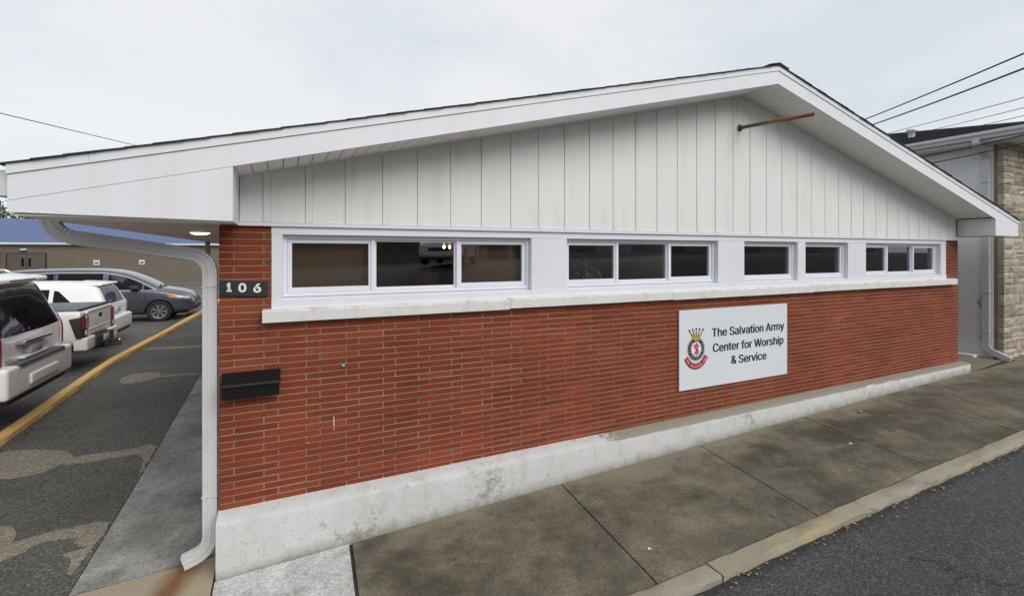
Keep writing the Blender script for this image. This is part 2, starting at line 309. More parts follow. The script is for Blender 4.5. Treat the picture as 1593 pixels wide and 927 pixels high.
# ------------------------------------------------------------------ mesh helpers
def link(name, me, m=None, parent=None, smooth=False):
    if m is not None:
        me.materials.clear(); me.materials.append(M[m])
    if smooth:
        me.polygons.foreach_set('use_smooth', [True] * len(me.polygons))
    o = bpy.data.objects.new(name, me); COL.objects.link(o)
    if parent is not None:
        o.parent = parent
        if parent.get('_wl'): o.matrix_parent_inverse = Matrix.Translation(-Vector(parent['_wl']))
    return o
def tag(o, label=None, cat=None, group=None, kind=None):
    if label: o['label'] = label
    if cat: o['category'] = cat
    if group: o['group'] = group
    if kind: o['kind'] = kind
    return o
def thing(name, loc, label, cat, group=None, world_children=True, rz=0):
    o = bpy.data.objects.new(name, None); COL.objects.link(o); o.location = loc; o.rotation_euler = (0, 0, rz); o.empty_display_size = .2
    if world_children: o['_wl'] = tuple(loc)
    return tag(o, label, cat, group)
class MB:
    def __init__(s): s.v = []; s.f = []
    def add(s, vs, fs):
        n = len(s.v); s.v += [tuple(p) for p in vs]; s.f += [tuple(i + n for i in f) for f in fs]; return s
    def box(s, x0, x1, y0, y1, z0, z1):
        return s.add([(x0, y0, z0), (x1, y0, z0), (x1, y1, z0), (x0, y1, z0), (x0, y0, z1), (x1, y0, z1), (x1, y1, z1), (x0, y1, z1)],
                     [(3, 2, 1, 0), (4, 5, 6, 7), (0, 1, 5, 4), (1, 2, 6, 5), (2, 3, 7, 6), (3, 0, 4, 7)])
    def prism_y(s, poly, y0, y1):       # poly in (x, z), anticlockwise seen from -y
        n = len(poly); vs = [(x, y0, z) for x, z in poly] + [(x, y1, z) for x, z in poly]
        fs = [tuple(range(n)), tuple(range(2 * n - 1, n - 1, -1))] + [(i, i + n, (i + 1) % n + n, (i + 1) % n) for i in range(n)]
        return s.add(vs, fs)
    def prism_x(s, poly, x0, x1):       # poly in (y, z)
        n = len(poly); vs = [(x0, y, z) for y, z in poly] + [(x1, y, z) for y, z in poly]
        fs = [tuple(range(n)), tuple(range(2 * n - 1, n - 1, -1))] + [(i, i + n, (i + 1) % n + n, (i + 1) % n) for i in range(n)]
        return s.add(vs, fs)
    def prism_z(s, poly, z0, z1):
        n = len(poly); vs = [(x, y, z0) for x, y in poly] + [(x, y, z1) for x, y in poly]
        fs = [tuple(range(n - 1, -1, -1)), tuple(range(n, 2 * n))] + [(i, (i + 1) % n, (i + 1) % n + n, i + n) for i in range(n)]
        return s.add(vs, fs)
    def tube(s, pts, rad, n=8, rect=None):
        pts = [Vector(p) for p in pts]; rings = []
        up = None
        for i, p in enumerate(pts):
            t = ((pts[min(i + 1, len(pts) - 1)] - p).normalized() + (p - pts[max(i - 1, 0)]).normalized()).normalized()
            if up is None:
                up = Vector((0, 1, 0)) if abs(t.y) < .8 else Vector((1, 0, 0))
            a = (up - t * up.dot(t)).normalized(); b = t.cross(a); up = a
            r = rad[i] if hasattr(rad, '__len__') else rad
            if rect: rings.append([p + a * ca * rect[0] + b * cb * rect[1] for ca, cb in rect[2]])
            else: rings.append([p + a * r * math.cos(2 * math.pi * k / n) + b * r * math.sin(2 * math.pi * k / n) for k in range(n)])
        k = len(rings[0]); vs = [q for r_ in rings for q in r_]; fs = []
        for i in range(len(rings) - 1):
            for j in range(k): fs.append((i * k + j, i * k + (j + 1) % k, (i + 1) * k + (j + 1) % k, (i + 1) * k + j))
        fs.append(tuple(range(k - 1, -1, -1))); fs.append(tuple(range((len(rings) - 1) * k, len(rings) * k)))
        return s.add(vs, fs)
    def lathe(s, prof, n=24, axis='y', c=(0, 0, 0)):   # prof: (r, h) list along the axis
        vs = []; fs = []
        for r, h in prof:
            for k in range(n):
                a = 2 * math.pi * k / n; p, q = r * math.cos(a), r * math.sin(a)
                vs.append({'y': (c[0] + p, c[1] + h, c[2] + q), 'z': (c[0] + p, c[1] + q, c[2] + h), 'x': (c[0] + h, c[1] + p, c[2] + q)}[axis])
        for i in range(len(prof) - 1):
            for k in range(n): fs.append((i * n + k, (i + 1) * n + k, (i + 1) * n + (k + 1) % n, i * n + (k + 1) % n))
        return s.add(vs, fs)
    def mesh(s, name='mesh', fix=True):
        me = bpy.data.meshes.new(name); me.from_pydata(s.v, [], s.f); me.validate()
        if fix:
            bm = bmesh.new(); bm.from_mesh(me); bmesh.ops.recalc_face_normals(bm, faces=bm.faces); bm.to_mesh(me); bm.free()
        me.update(); return me
    def build(s, name, m, parent=None, smooth=False, bevel=0, seg=2):
        me = s.mesh(name)
        if bevel:
            bm = bmesh.new(); bm.from_mesh(me)
            bmesh.ops.bevel(bm, geom=[e for e in bm.edges if len(e.link_faces) == 2 and e.calc_face_angle() > .5], offset=bevel, segments=seg, affect='EDGES', profile=.6)
            bm.to_mesh(me); bm.free()
        return link(name, me, m, parent, smooth)
def shade_auto(o, ang=35):
    me = o.data
    me.polygons.foreach_set('use_smooth', [True] * len(me.polygons)); bm = bmesh.new(); bm.from_mesh(me)
    for e in bm.edges:
        if len(e.link_faces) == 2 and e.calc_face_angle() > R(ang): e.smooth = False
    bm.to_mesh(me); bm.free(); return o

# ------------------------------------------------------------------ terrain
def sm(a, b, x):
    t = (x - a) / (b - a); t = max(0, min(1, t)); return t * t * (3 - 2 * t)
def G(x, y):
    if x < 0: g = .09 + .1215 * (math.exp(x / 3) - 1)
    elif x < 11: g = .09 + .0405 * x - .00085 * x * x
    else: g = .43265 + .0218 * min(x - 11, 20)
    if y > 0 and x < 1.5: g += .28 * (1 - math.exp(-(y / 6) ** 2)) * sm(1.5, -.3, x)
    if y < -10: g += 1.6 * sm(-10, -14, y)
    return g
def axis_lines(lo, hi, step, far):
    a = []; x = lo
    while x <= hi + 1e-6: a.append(round(x, 4)); x += step
    d = 4
    while a[-1] < far: a.append(a[-1] + d); d *= 1.6
    d = 4; b = []
    x = lo
    while x > -far: x -= d; b.append(x); d *= 1.6
    return b[::-1] + a
def sheet(name, xs, ys, off, m, parent=None):
    mb = MB(); nx = len(xs)
    mb.v = [(x, y, G(x, y) + off) for y in ys for x in xs]
    mb.f = [(j * nx + i, j * nx + i + 1, (j + 1) * nx + i + 1, (j + 1) * nx + i) for j in range(len(ys) - 1) for i in range(nx - 1)]
    return mb.build(name, m, parent, smooth=True)
def lin(a, b, n): return [a + (b - a) * i / n for i in range(n + 1)]
def slab_poly(name, poly, off, thick, m, parent=None, cut=.25, jag=0, bevel=.004):
    """a slab with an outline in (x, y) that follows the terrain"""
    pts = []
    n = len(poly)
    for i in range(n):
        a, b = Vector(poly[i]), Vector(poly[(i + 1) % n]); k = max(1, int((b - a).length / cut))
        for j in range(k):
            p = a.lerp(b, j / k)
            if jag and j: p += Vector((rnd.uniform(-jag, jag), rnd.uniform(-jag, jag)))
            pts.append(p)
    bm = bmesh.new(); vs = [bm.verts.new((p.x, p.y, 0)) for p in pts]; bm.faces.new(vs)
    bmesh.ops.triangulate(bm, faces=bm.faces)
    for _ in range(2):
        es = [e for e in bm.edges if e.calc_length() > cut * 1.6 and not e.is_boundary]
        if es: bmesh.ops.subdivide_edges(bm, edges=es, cuts=1)
        bmesh.ops.triangulate(bm, faces=bm.faces)
    bmesh.ops.recalc_face_normals(bm, faces=bm.faces)
    if sum(f.normal.z for f in bm.faces) < 0: bmesh.ops.reverse_faces(bm, faces=bm.faces)
    top = list(bm.faces)
    bnd = [e for e in bm.edges if e.is_boundary]
    r = bmesh.ops.extrude_edge_only(bm, edges=bnd)
    low = {v for v in r['geom'] if isinstance(v, bmesh.types.BMVert)}
    for v in bm.verts: v.co.z = G(v.co.x, v.co.y) + off - (thick if v in low else 0)
    bmesh.ops.recalc_face_normals(bm, faces=bm.faces)
    me = bpy.data.meshes.new(name); bm.to_mesh(me); bm.free()
    return link(name, me, m, parent)

# base ground, one sheet out to the horizon
gx = axis_lines(-16, 30, 1.0, 900); gy = axis_lines(-16, 30, 1.0, 900)
tag(sheet('ground', gx, gy, -.16, 'earth'), kind='structure')
tag(sheet('road', lin(-60, 90, 150), [-9.6, -7, -5, -3.5, -2.4, -1.78], -.055, 'road'), kind='structure')
tag(sheet('opposite_parking_lot', lin(-40, 70, 55), [-24, -20, -17, -15, -14, -13, -12, -11, -10.2, -9.9], -.03, 'lot'), kind='structure')

# front pavement: slabs between the joints
walk = bpy.data.objects.new('sidewalk', MB().add([(x, y, G(x, y) - .016) for x in lin(-3, 30, 33) for y in (-1.64, 0)], [(2 * i, 2 * i + 2, 2 * i + 3, 2 * i + 1) for i in range(33)]).mesh('sidewalk'))
walk.data.materials.append(M['grime']); COL.objects.link(walk); tag(walk, kind='structure')
gap_ = 0
joints = [(.93, .85), (2.89, 2.75), (4.73, 4.49), (6.56, 6.30), (8.55, 8.22), (10.62, 10.25), (12.7, 12.3), (14.8, 14.4), (17, 16.6), (20, 19.6), (24, 23.6), (28, 27.6)]
gap = .007
for i in range(len(joints) - 1):
    (a0, a1), (b0, b1) = joints[i], joints[i + 1]
    y1 = -.160 if b0 < 11 else (-.02 if a0 > 12 else -.160)
    slab_poly('sidewalk_slab', [(a1 + gap, -1.645), (b1 - gap, -1.645), (b0 - gap, y1), (a0 + gap, y1)], 0 if i != 5 else -.006, .06, 'walk', walk, .3)
slab_poly('pale_slab', [(-.01, -1.645), (.85 - .02, -1.645), (.93 - .02, -.163), (-.01, -.163)], .004, .06, 'newslab', walk, .3)
slab_poly('rust_stained_slab', [(-.93, -1.645), (-.024, -1.645), (-.024, .185), (-.93, .15)], .002, .06, 'rustslab', walk, .2)
slab_poly('tan_slab', [(-2.9, -1.645), (-.945, -1.645), (-.945, .15), (-2.9, .1)], .0, .06, 'tanslab', walk, .3)
slab_poly('apron_slab', [(11.07, -.14), (12.58, -.02), (12.58, 1.2), (11.07, 1.2)], -.010, .06, 'walk', walk, .3)
# side path slabs between the building and the asphalt walk
side = bpy.data.objects.new('side_walkway', MB().add([(x, y, G(x, y) - .07) for y in lin(.19, 15, 30) for x in (-.93, 0)], [(2 * i, 2 * i + 1, 2 * i + 3, 2 * i + 2) for i in range(30)]).mesh('side_walkway'))
side.data.materials.append(M['dark']); COL.objects.link(side); tag(side, kind='structure')
ys = [.205, 1.19, 2.62, 4.0, 5.4, 6.8, 8.2, 9.6, 11, 12.4, 13.8]
for a, b in zip(ys, ys[1:]):
    slab_poly('path_slab', [(-.925, a + .006 + (.0 if a > .3 else -.03)), (-.012, a + .006), (-.012, b - .006), (-.925, b - .006)], .0, .06, 'sidewalk2', side, .25)
# asphalt walk and parking lot
pth = sheet('asphalt_walk', [-2.66, -2.4, -2, -1.6, -1.2, -.935], lin(.17, 40, 80), -.006, 'path'); tag(pth, kind='structure')
KL = [(-2.76, -3), (-2.76, .4), (-2.73, 4), (-2.66, 8), (-2.42, 11), (-2.2, 16), (-2.1, 22), (-2.1, 60)]
def kx(y):
    for (xa, ya), (xb, yb) in zip(KL, KL[1:]):
        if y <= yb: return xa + (xb - xa) * (y - ya) / (yb - ya)
def LG(x, y): return G(x, y) + .05 - .12 * sm(5.6, 8.0, y)
lmb = MB(); lys = lin(-1.7, 38, 160)
lmb.v = [(x, y, LG(x, y)) for y in lys for x in lin(-26, kx(y), 30)]; lmb.f = [(j * 31 + i, j * 31 + i + 1, (j + 1) * 31 + i + 1, (j + 1) * 31 + i) for j in range(160) for i in range(30)]
lot = lmb.build('parking_lot', 'lot', None, True); tag(lot, kind='structure')
sheet('lot_extension', lin(-2.3, 12, 15), lin(16, 38, 22), -.018, 'lot', lot)
patches = [
 ('aggregate_patch', [(-2.573, 3.493), (-2.348, 3.498), (-1.958, 3.292), (-1.8, 3.105), (-1.77, 2.93), (-1.946, 2.672), (-2.258, 2.687), (-2.5, 2.9)]),
 ('aggregate_strip', [(-1.789, 2.992), (-1.238, 2.977), (-0.941, 2.934), (-0.941, 2.111), (-0.99, 2.419), (-1.023, 2.612), (-1.16, 2.771), (-1.713, 2.784)]),
 ('aggregate_patch', [(-2.2, 1.6), (-1.818, 1.559), (-1.685, 1.45), (-1.619, 1.295), (-1.655, 1.142), (-2.1, 1.05)]),
 ('aggregate_strip', [(-2.2, .95), (-1.593, 1.204), (-1.285, 1.25), (-0.953, 1.197), (-0.966, 0.809), (-0.991, 0.454), (-1.047, 0.588), (-1.075, 0.704), (-1.155, 0.798), (-1.079, 0.822), (-1.007, 0.832), (-1.133, 0.962), (-1.137, 1.041), (-1.394, 1.076), (-1.565, 0.91), (-2.2, .7)]),
 ('aggregate_patch', [(-2.18, 6.52), (-1.999, 6.8), (-1.651, 6.68), (-1.587, 6.3), (-1.818, 6.1), (-2.058, 6.16)]),
 ('aggregate_strip', [(-1.57, 6.42), (-1.2, 6.40), (-.945, 6.27), (-.945, 6.17), (-1.2, 6.27), (-1.57, 6.3)]),
 ('aggregate_strip', [(-2.3, 9.35), (-.945, 8.95), (-.945, 8.75), (-2.3, 9.1)])]
def smooth_poly(p, k=4, lim=-.943):
    out = []; n = len(p)
    for i in range(n):
        a, b, c, d = (Vector(p[(i + j - 1) % n]) for j in range(4))
        for q in range(k):
            t = q / k; v = ((b * 2) + (c - a) * t + (a * 2 - b * 5 + c * 4 - d) * t * t + (b * 3 - a - c * 3 + d) * t ** 3) * .5
            out.append((min(v.x, lim), v.y))
    return out
for nm, poly in patches: slab_poly(nm, smooth_poly(poly, 3), -.001, .02, 'agg', pth, .03, .016)
# kerbs
def kerb(name, line, w, h, base, m, mlabel, seglen, chip=.006, joint=.006):
    root = bpy.data.objects.new(name, None); COL.objects.link(root); tag(root, kind='structure'); root.location = (line[0][0], line[0][1], 0); root['_wl'] = tuple(root.location)
    pts = [Vector(p) for p in line]; ln = [0]
    for a, b in zip(pts, pts[1:]): ln.append(ln[-1] + (b - a).length)
    def at(s_):
        for i in range(len(pts) - 1):
            if s_ <= ln[i + 1] or i == len(pts) - 2:
                t = (s_ - ln[i]) / (ln[i + 1] - ln[i]); d = (pts[i + 1] - pts[i]).normalized(); return pts[i].lerp(pts[i + 1], t), Vector((-d.y, d.x))
    s0 = 0
    while s0 < ln[-1] - .05:
        s1 = min(s0 + seglen * rnd.uniform(.93, 1.07), ln[-1]); mb = MB(); k = max(3, int((s1 - s0) / .12)); prof = []
        for i in range(k + 1):
            p, nrm = at(s0 + joint + (s1 - s0 - 2 * joint) * i / k); c = lambda a=chip: rnd.uniform(-a, a)
            ring = [(w / 2 - .012, h - .004 + c() * .3), (w / 2 - .0, h - .02 + c()), (w / 2, -.1), (-w / 2, -.1), (-w / 2 + c(), h - .022 + c()), (-w / 2 + .02 + c() * 1.4, h - .002 + c() * .5)]
            prof.append([(p.x + nrm.x * a, p.y + nrm.y * a, G(p.x, p.y) + base + b) for a, b in ring])
        n = len(prof[0]); vs = [q for r_ in prof for q in r_]
        fs = [(i * n + j, i * n + (j + 1) % n, (i + 1) * n + (j + 1) % n, (i + 1) * n + j) for i in range(k) for j in range(n)] + [tuple(range(n)), tuple(range(k * n + n - 1, k * n - 1, -1))]
        mb.add(vs, fs); shade_auto(mb.build('kerb_stone', m, root), 40); s0 = s1
    return root
kerb('kerb', [(-6, -1.72), (30, -1.72)], .15, .0, 0, 'kerb', '', 1.86, .017)
kerb('yellow_kerb', [(-2.76, .4), (-2.73, 4), (-2.66, 8), (-2.42, 11), (-2.2, 16), (-2.1, 22)], .14, .085, 0, 'ykerb', '', 2.4, .004, .003)

# ------------------------------------------------------------------ the brick building
BW, BD = 10.94, 14.0                       # width, depth
RX, RZ = 5.6, 4.41                         # ridge
SLL, SLR = .2505, .2635                    # roof slopes left and right
EL, ER = -.985, 11.72                      # eave ends
OH = .5                                    # front overhang
def zs(x): return RZ - (RX - x) * SLL if x < RX else RZ - (x - RX) * SLR      # soffit underside height
bld = thing('brick_building', (5.47, 0, .3), 'low red brick hall with white gable siding and a long band of windows', 'building')
def ctm(px): return px

# front wall core (mortar) with the opening of the window band
core = MB()
core.box(.004, BW - .004, .0045, .20, .2, 1.95)
core.box(.004, .35, .0045, .20, 1.95, 2.69)
core.box(10.52, BW - .004, .0045, .20, 1.95, 2.69)
front = core.build('front_wall', 'mortar', bld)
side_core = MB().box(.008, .2, .2, BD, .1, 2.68).box(BW - .2, BW - .008, .2, BD, .1, 2.68).box(.2, BW - .2, BD - .2, BD - .008, .1, 2.68)
sidew = side_core.build('side_wall', 'mortar', bld)
PITCH, BL, BH, JT = .0512, .3048, .0413, .0097
Fx, Fy = math.sin(YAW), math.cos(YAW)
bricks = []
z = .47; row = 0
while z + BH < 2.685:
    x = 0.0; first = .1016 if row % 2 == 0 else .3048
    ln_ = first - JT
    while x < BW - .02:
        x1 = min(x + ln_, BW)
        keep = [(x, x1)]
        if z + BH > 1.955: keep = [(max(a, lo), min(b, hi)) for a, b in keep for lo, hi in ((0, .345), (10.525, BW)) if min(b, hi) - max(a, lo) > .02]
        for a, b in keep: bricks.append((a, b, z))
        x = x + ln_ + JT; ln_ = BL - JT
    z += PITCH; row += 1
def seen(b):
    a, c, zz = b
    def pr(x):
        dx, dy = x - CAM.x, -CAM.y; D = dx * Fx + dy * Fy
        return 750 * (dx * Fy - dy * Fx) / D, D
    (p0, d0), (p1, d1) = pr(a), pr(c)
    hid = 0
    if zz + BH < .54: hid = 1
    if 4.56 < a and c < 6.44 and .87 < zz < 1.74: hid = 1
    if 1.87 < zz < 1.99 and .29 < a < 10.7: hid = 1
    return 0 if hid else (p1 - p0) * BH * 750 / d0
order = sorted(range(len(bricks)), key=lambda i: -seen(bricks[i]))
single = set(order[:300])
bm_cache = {}
def brick_mesh(l, var=0):
    k = (round(l, 3), var)
    if k not in bm_cache:
        rr = random.Random(var * 31 + int(l * 1000)); j = lambda a=.0016: rr.uniform(-a, a)
        h = BH / 2; w = l / 2; b = .0028
        v = [(-w, .10, -h), (w, .10, -h), (w, .10, h), (-w, .10, h)]
        v += [(-w + j(), b, -h + j()), (w + j(), b, -h + j()), (w + j(), b, h + j()), (-w + j(), b, h + j())]
        v += [(-w + b + j(), j(.0012), -h + b + j()), (w - b + j(), j(.0012), -h + b + j()), (w - b + j(), j(.0012), h - b + j()), (-w + b + j(), j(.0012), h - b + j())]
        f = []
        for o_ in (0, 4):
            for i in range(4): f.append((o_ + i, o_ + (i + 1) % 4, o_ + 4 + (i + 1) % 4, o_ + 4 + i))
        f.append((8, 9, 10, 11))
        me = MB().add(v, f).mesh('brick'); me.materials.append(M['brick']); bm_cache[k] = me
    return bm_cache[k]
field = MB(); tones = []
for i, (a, b, zz) in enumerate(bricks):
    cx = (a + b) / 2; yo = rnd.uniform(-.0015, .0015)
    if i in single:
        o = bpy.data.objects.new('brick', brick_mesh(b - a, rnd.randrange(5) if b - a > .29 else 0)); COL.objects.link(o)
        o.location = (cx, yo, zz + BH / 2 + rnd.uniform(-.0008, .0008)); o.rotation_euler = (0, rnd.uniform(-.002, .002), rnd.uniform(-.003, .003)); o.parent = front
    else:
        me = brick_mesh(b - a, rnd.randrange(5) if b - a > .29 else 0); n0 = len(field.f)
        field.add([(v.co.x + cx, v.co.y + yo, v.co.z + zz + BH / 2) for v in me.vertices], [tuple(p.vertices) for p in me.polygons])
        tones += [rnd.random()] * (len(field.f) - n0)
def tone_attr(o, tones):
    at = o.data.attributes.new('tone', 'FLOAT', 'FACE'); at.data.foreach_set('value', tones[:len(o.data.polygons)])
def plain(name, mb, m, parent):
    me = bpy.data.meshes.new(name); me.from_pydata(mb.v, [], mb.f); me.update(); bm = bmesh.new(); bm.from_mesh(me); bmesh.ops.recalc_face_normals(bm, faces=bm.faces); bm.to_mesh(me); bm.free()
    return link(name, me, m, parent)
fo = plain('brick_field', field, 'brick2', front); tone_attr(fo, tones); tag(fo, kind='stuff')
sf = MB(); tones = []; z = .0 + .47 - 6 * PITCH; row = 0
while z + BH < 2.66:
    y = .1016 if row % 2 else .3048; y += 0
    while y < BD - .1:
        for xx in ((0, .1), (BW - .1, BW)):
            n0 = len(sf.f); sf.box(xx[0], xx[1], y, y + BL - JT, z, z + BH); tones += [rnd.random()] * 6
        y += BL
    z += PITCH; row += 1
fo = plain('side_brick_field', sf, 'brick2', sidew); tone_attr(fo, tones); tag(fo, kind='stuff')

# foundation ledge
mb = MB(); rings = []; nst = 150
for i in range(nst + 1):
    x = -.006 + 11.05 * i / nst; t = x / 10.94
    zt, zw = .487 + .081 * t, .525 + .064 * t; c = lambda a: rnd.uniform(-a, a)
    y0 = -.15 if x < 11 else -.13
    yw = .012 if x < 10.9 else .012
    rings.append([(x, y0 + c(.002), G(x, y0) - .12), (x, y0 + c(.003), G(x, -.15) + .10), (x, y0 + c(.003), zt - .05), (x, y0 + .006 + c(.003), zt - .012 + c(.004)), (x, y0 + .022 + c(.004), zt + c(.003)), (x, -.07, (zt + zw) / 2 + c(.003)), (x, yw, zw), (x, yw, G(x, 0) - .12)])
n = 8
mb.add([q for r_ in rings for q in r_], [(i * n + j, i * n + (j + 1) % n, (i + 1) * n + (j + 1) % n, (i + 1) * n + j) for i in range(nst) for j in range(n)] + [tuple(range(n)), tuple(range(nst * n + n - 1, nst * n - 1, -1))])
shade_auto(mb.build('foundation_ledge', 'ledge', bld), 30)

# window band: sill stones, painted sub-sill, trim, windows
sj = [.288, 2.38, 4.42, 6.92, 8.85, 10.765]
for i, (a, b) in enumerate(zip(sj, sj[1:])):
    dz = (-.004, .004, -.002, .003, 0)[i]
    mb = MB(); k = 24
    prof = lambda x: [(-.072 + rnd.uniform(-.002, .002), 1.925 + dz), (-.074 + rnd.uniform(-.0025, .0025), 2.006 + dz + rnd.uniform(-.002, .002)), (-.064, 2.016 + dz), (.05, 2.03 + dz), (.05, 1.94)]
    rg = [[(x, y, z_) for y, z_ in prof(x)] for x in lin(a + .002, b - .002, k)]; m_ = 5
    mb.add([q for r_ in rg for q in r_], [(i2 * m_ + j, i2 * m_ + (j + 1) % m_, (i2 + 1) * m_ + (j + 1) % m_, (i2 + 1) * m_ + j) for i2 in range(k) for j in range(m_)] + [tuple(range(m_)), tuple(range(k * m_ + m_ - 1, k * m_ - 1, -1))])
    shade_auto(mb.build('window_sill', 'sill', bld), 30)
mb = MB(); mb.prism_x([(-.018, 2.018), (-.018, 2.082), (.105, 2.112), (.105, 2.0)], .352, 10.518); mb.build('sub_sill', 'trim', bld)
WIN = [(.432, 2.69, 'sfs'), (3.03, 5.245, 'sfs'), (5.63, 6.76, '1'), (6.845, 7.885, '1'), (8.21, 10.44, 'sfs')]
ZB, ZT, RY = 2.104, 2.602, .085
mb = MB(); mb.box(.352, 10.518, -.012, .15, ZT, 2.70); mb.build('head_trim', 'trim', bld)
ed = [.352] + [e for w in WIN for e in w[:2]] + [10.518]
# pier faces as seen on the wall plane
piers = [(.352, .432), (2.64, 3.05), (5.19, 5.645), (6.675, 6.836), (7.79, 8.23), (10.35, 10.518)]
for a, b in piers: MB().box(a, b, -.011, .15, 2.083, ZT - .001).build('window_pier', 'trim', bld, bevel=.003, seg=1)
openings = [(piers[i][1], piers[i + 1][0]) for i in range(5)]
def ring_xz(mb, x0, x1, z0, z1, w, y0, y1, wb=None):
    wb = wb or w
    mb.box(x0, x1, y0, y1, z0, z0 + wb); mb.box(x0, x1, y0, y1, z1 - w, z1); mb.box(x0, x0 + w, y0, y1, z0 + wb, z1 - w); mb.box(x1 - w, x1, y0, y1, z0 + wb, z1 - w)
for (x0, x1), kind in zip(openings, ('sfs', 'sfs', '1', '1', 'sfs')):
    x0 -= .0; x1 += .0
    mb = MB(); ring_xz(mb, x0, x1, ZB, ZT, .032, .045, .14, .03)
    w = mb.build('window', 'frame', bld, bevel=.003, seg=1)
    if kind == 'sfs':
        W_ = x1 - x0 - .064; s1 = x0 + .032 + W_ * .312; s2 = x0 + .032 + W_ * .672
        for a, b in ((x0 + .032, s1), (s2, x1 - .032)):
            m2 = MB(); ring_xz(m2, a + .001, b - .001, ZB + .031, ZT - .033, .034, .062, .1, .04); m2.build('sash', 'frame', w, bevel=.003, seg=1)
            MB().box(a + .034, b - .034, .082, .086, ZB + .07, ZT - .066).build('pane', 'glass', w)
            if not (3 < x0 < 4 and a < 3.5): MB().box(a + .002, b - .002, .16, .163, ZB + .01, ZT - .01).build('roller_shade', 'screen', w)
        for mx in (s1, s2): MB().box(mx - .016, mx + .016, .05, .13, ZB + .03, ZT - .032).build('mullion', 'frame', w, bevel=.003, seg=1)
        m2 = MB(); ring_xz(m2, s1 + .0165, s2 - .0165, ZB + .031, ZT - .033, .016, .075, .11, .024); m2.build('sash', 'frame', w, bevel=.002, seg=1)
        MB().box(s1 + .03, s2 - .03, .092, .096, ZB + .052, ZT - .045).build('pane', 'glass', w)
    else:
        m2 = MB(); ring_xz(m2, x0 + .033, x1 - .033, ZB + .031, ZT - .033, .03, .062, .1, .034); m2.build('sash', 'frame', w, bevel=.003, seg=1)
        MB().box(x0 + .06, x1 - .06, .082, .086, ZB + .06, ZT - .06).build('pane', 'glass', w)

for k, (x, z_, w_, h_) in enumerate(((.81, 1.095, .003, .03), (.812, 1.05, .0035, .034), (.810, 1.018, .0025, .018), (.62, .93, .003, .005))):
    MB().prism_y([(x - w_, z_ - h_), (x + w_ * .6, z_ - h_ * .8), (x + w_, z_ + h_ * .3), (x + w_ * .2, z_ + h_), (x - w_ * .7, z_ + h_ * .5)], -.0035, .006).build('paint_fleck', 'sill', front)
# gable: sheathing, siding boards, j-trim
GL, GR, GB = .131, 10.83, 2.694
sh = MB().prism_y([(GL, GB), (GR, GB), (GR, zs(GR)), (RX, RZ), (GL, zs(GL))], -.006, .12).build('gable_sheathing', 'siding', bld)
xs = []; x = .295 - .302
edges = [GL] + [.295 + .302 * i for i in range(35) if .295 + .302 * i < GR - .02] + [GR]
def cut_top(a, b, y0, y1, z0, top_off=-.004):
    pts = [(a, z0), (b, z0), (b, zs(b) + top_off)]
    if a < RX < b: pts.append((RX, RZ + top_off))
    pts.append((a, zs(a) + top_off)); return MB().prism_y(pts, y0, y1)
for i, (a, b) in enumerate(zip(edges, edges[1:])):
    dy = rnd.uniform(-.002, .002)
    mb = cut_top(a + (.0508 if i else .006), b - .0025, -.022 + dy * .5, -.007, GB)
    if i: m2 = cut_top(a, a + .05, -.028 + dy * .5, -.007, GB); mb.add(m2.v, m2.f)
    mb.build('siding_panel', 'siding', sh, bevel=.002, seg=1)
MB().box(GL - .01, GR + .01, -.036, -.005, GB - .03, GB - .002).build('drip_trim', 'trim', bld)
# soffit on the rake: backing and slats
def rake(x0, x1, y0, y1, o0, o1):
    """prism between soffit offsets o0 (lower) and o1 (upper), following one roof slope"""
    return MB().prism_y([(x0, zs(x0) + o0), (x1, zs(x1) + o0), (x1, zs(x1) + o1), (x0, zs(x0) + o1)], y0, y1)
sb = rake(GL, RX, -OH + .01, -.004, .012, .03); s2 = rake(RX, GR, -OH + .01, -.004, .012, .03); sb.add(s2.v, s2.f); sof = sb.build('rake_soffit', 'dark', bld)
for lo, hi in ((GL, RX), (RX, GR)):
    n = int((hi - lo) / .1); st = (hi - lo) / n
    base_l = None
    for i in range(n):
        a = lo + st * i; cxm = a + st / 2
        if base_l is None:
            sl = SLL if lo < RX - 1 else -SLR
            h = st / 2 - .003
            base_l = MB().prism_y([(-h, -h * sl), (h, h * sl), (h, h * sl + .011), (-h, -h * sl + .011)], -OH + .012, -.024).mesh('soffit_slat'); base_l.materials.append(M['soffit'])
        o = bpy.data.objects.new('soffit_slat', base_l); COL.objects.link(o); o.location = (cxm, 0, zs(cxm) + .0005 * rnd.random()); o.parent = sof
for lo, hi in ((GL, RX), (RX, GR)):
    rake(lo, hi, -.045, -.024, -.014, .0105).build('soffit_channel', 'trim', bld)
MB().prism_y([(RX - .02, RZ - .008), (RX + .02, RZ - .008), (RX + .02, RZ + .006), (RX - .02, RZ + .006)], -OH + .012, -.03).build('soffit_ridge_joint', 'trim', bld)
# rake fascia boards, drip metal over them
for brk in ([EL, 3.22, RX], [RX, 8.3, ER]):
    for a, b in zip(brk, brk[1:]):
        rake(a + .0008, b - .0008, -OH, -OH + .02, -.004, .142).build('fascia_board', 'fascia', bld)
for brk in ([EL - .004, -.62, 2.18, 5.45, RX], [RX, 8.9, ER + .004]):
    for a, b in zip(brk, brk[1:]):
        rake(a + .0006, b - .0006, -OH - .008 - .002 * rnd.random(), -OH + .02, .1455, .202).build('drip_edge', 'fascia', bld)
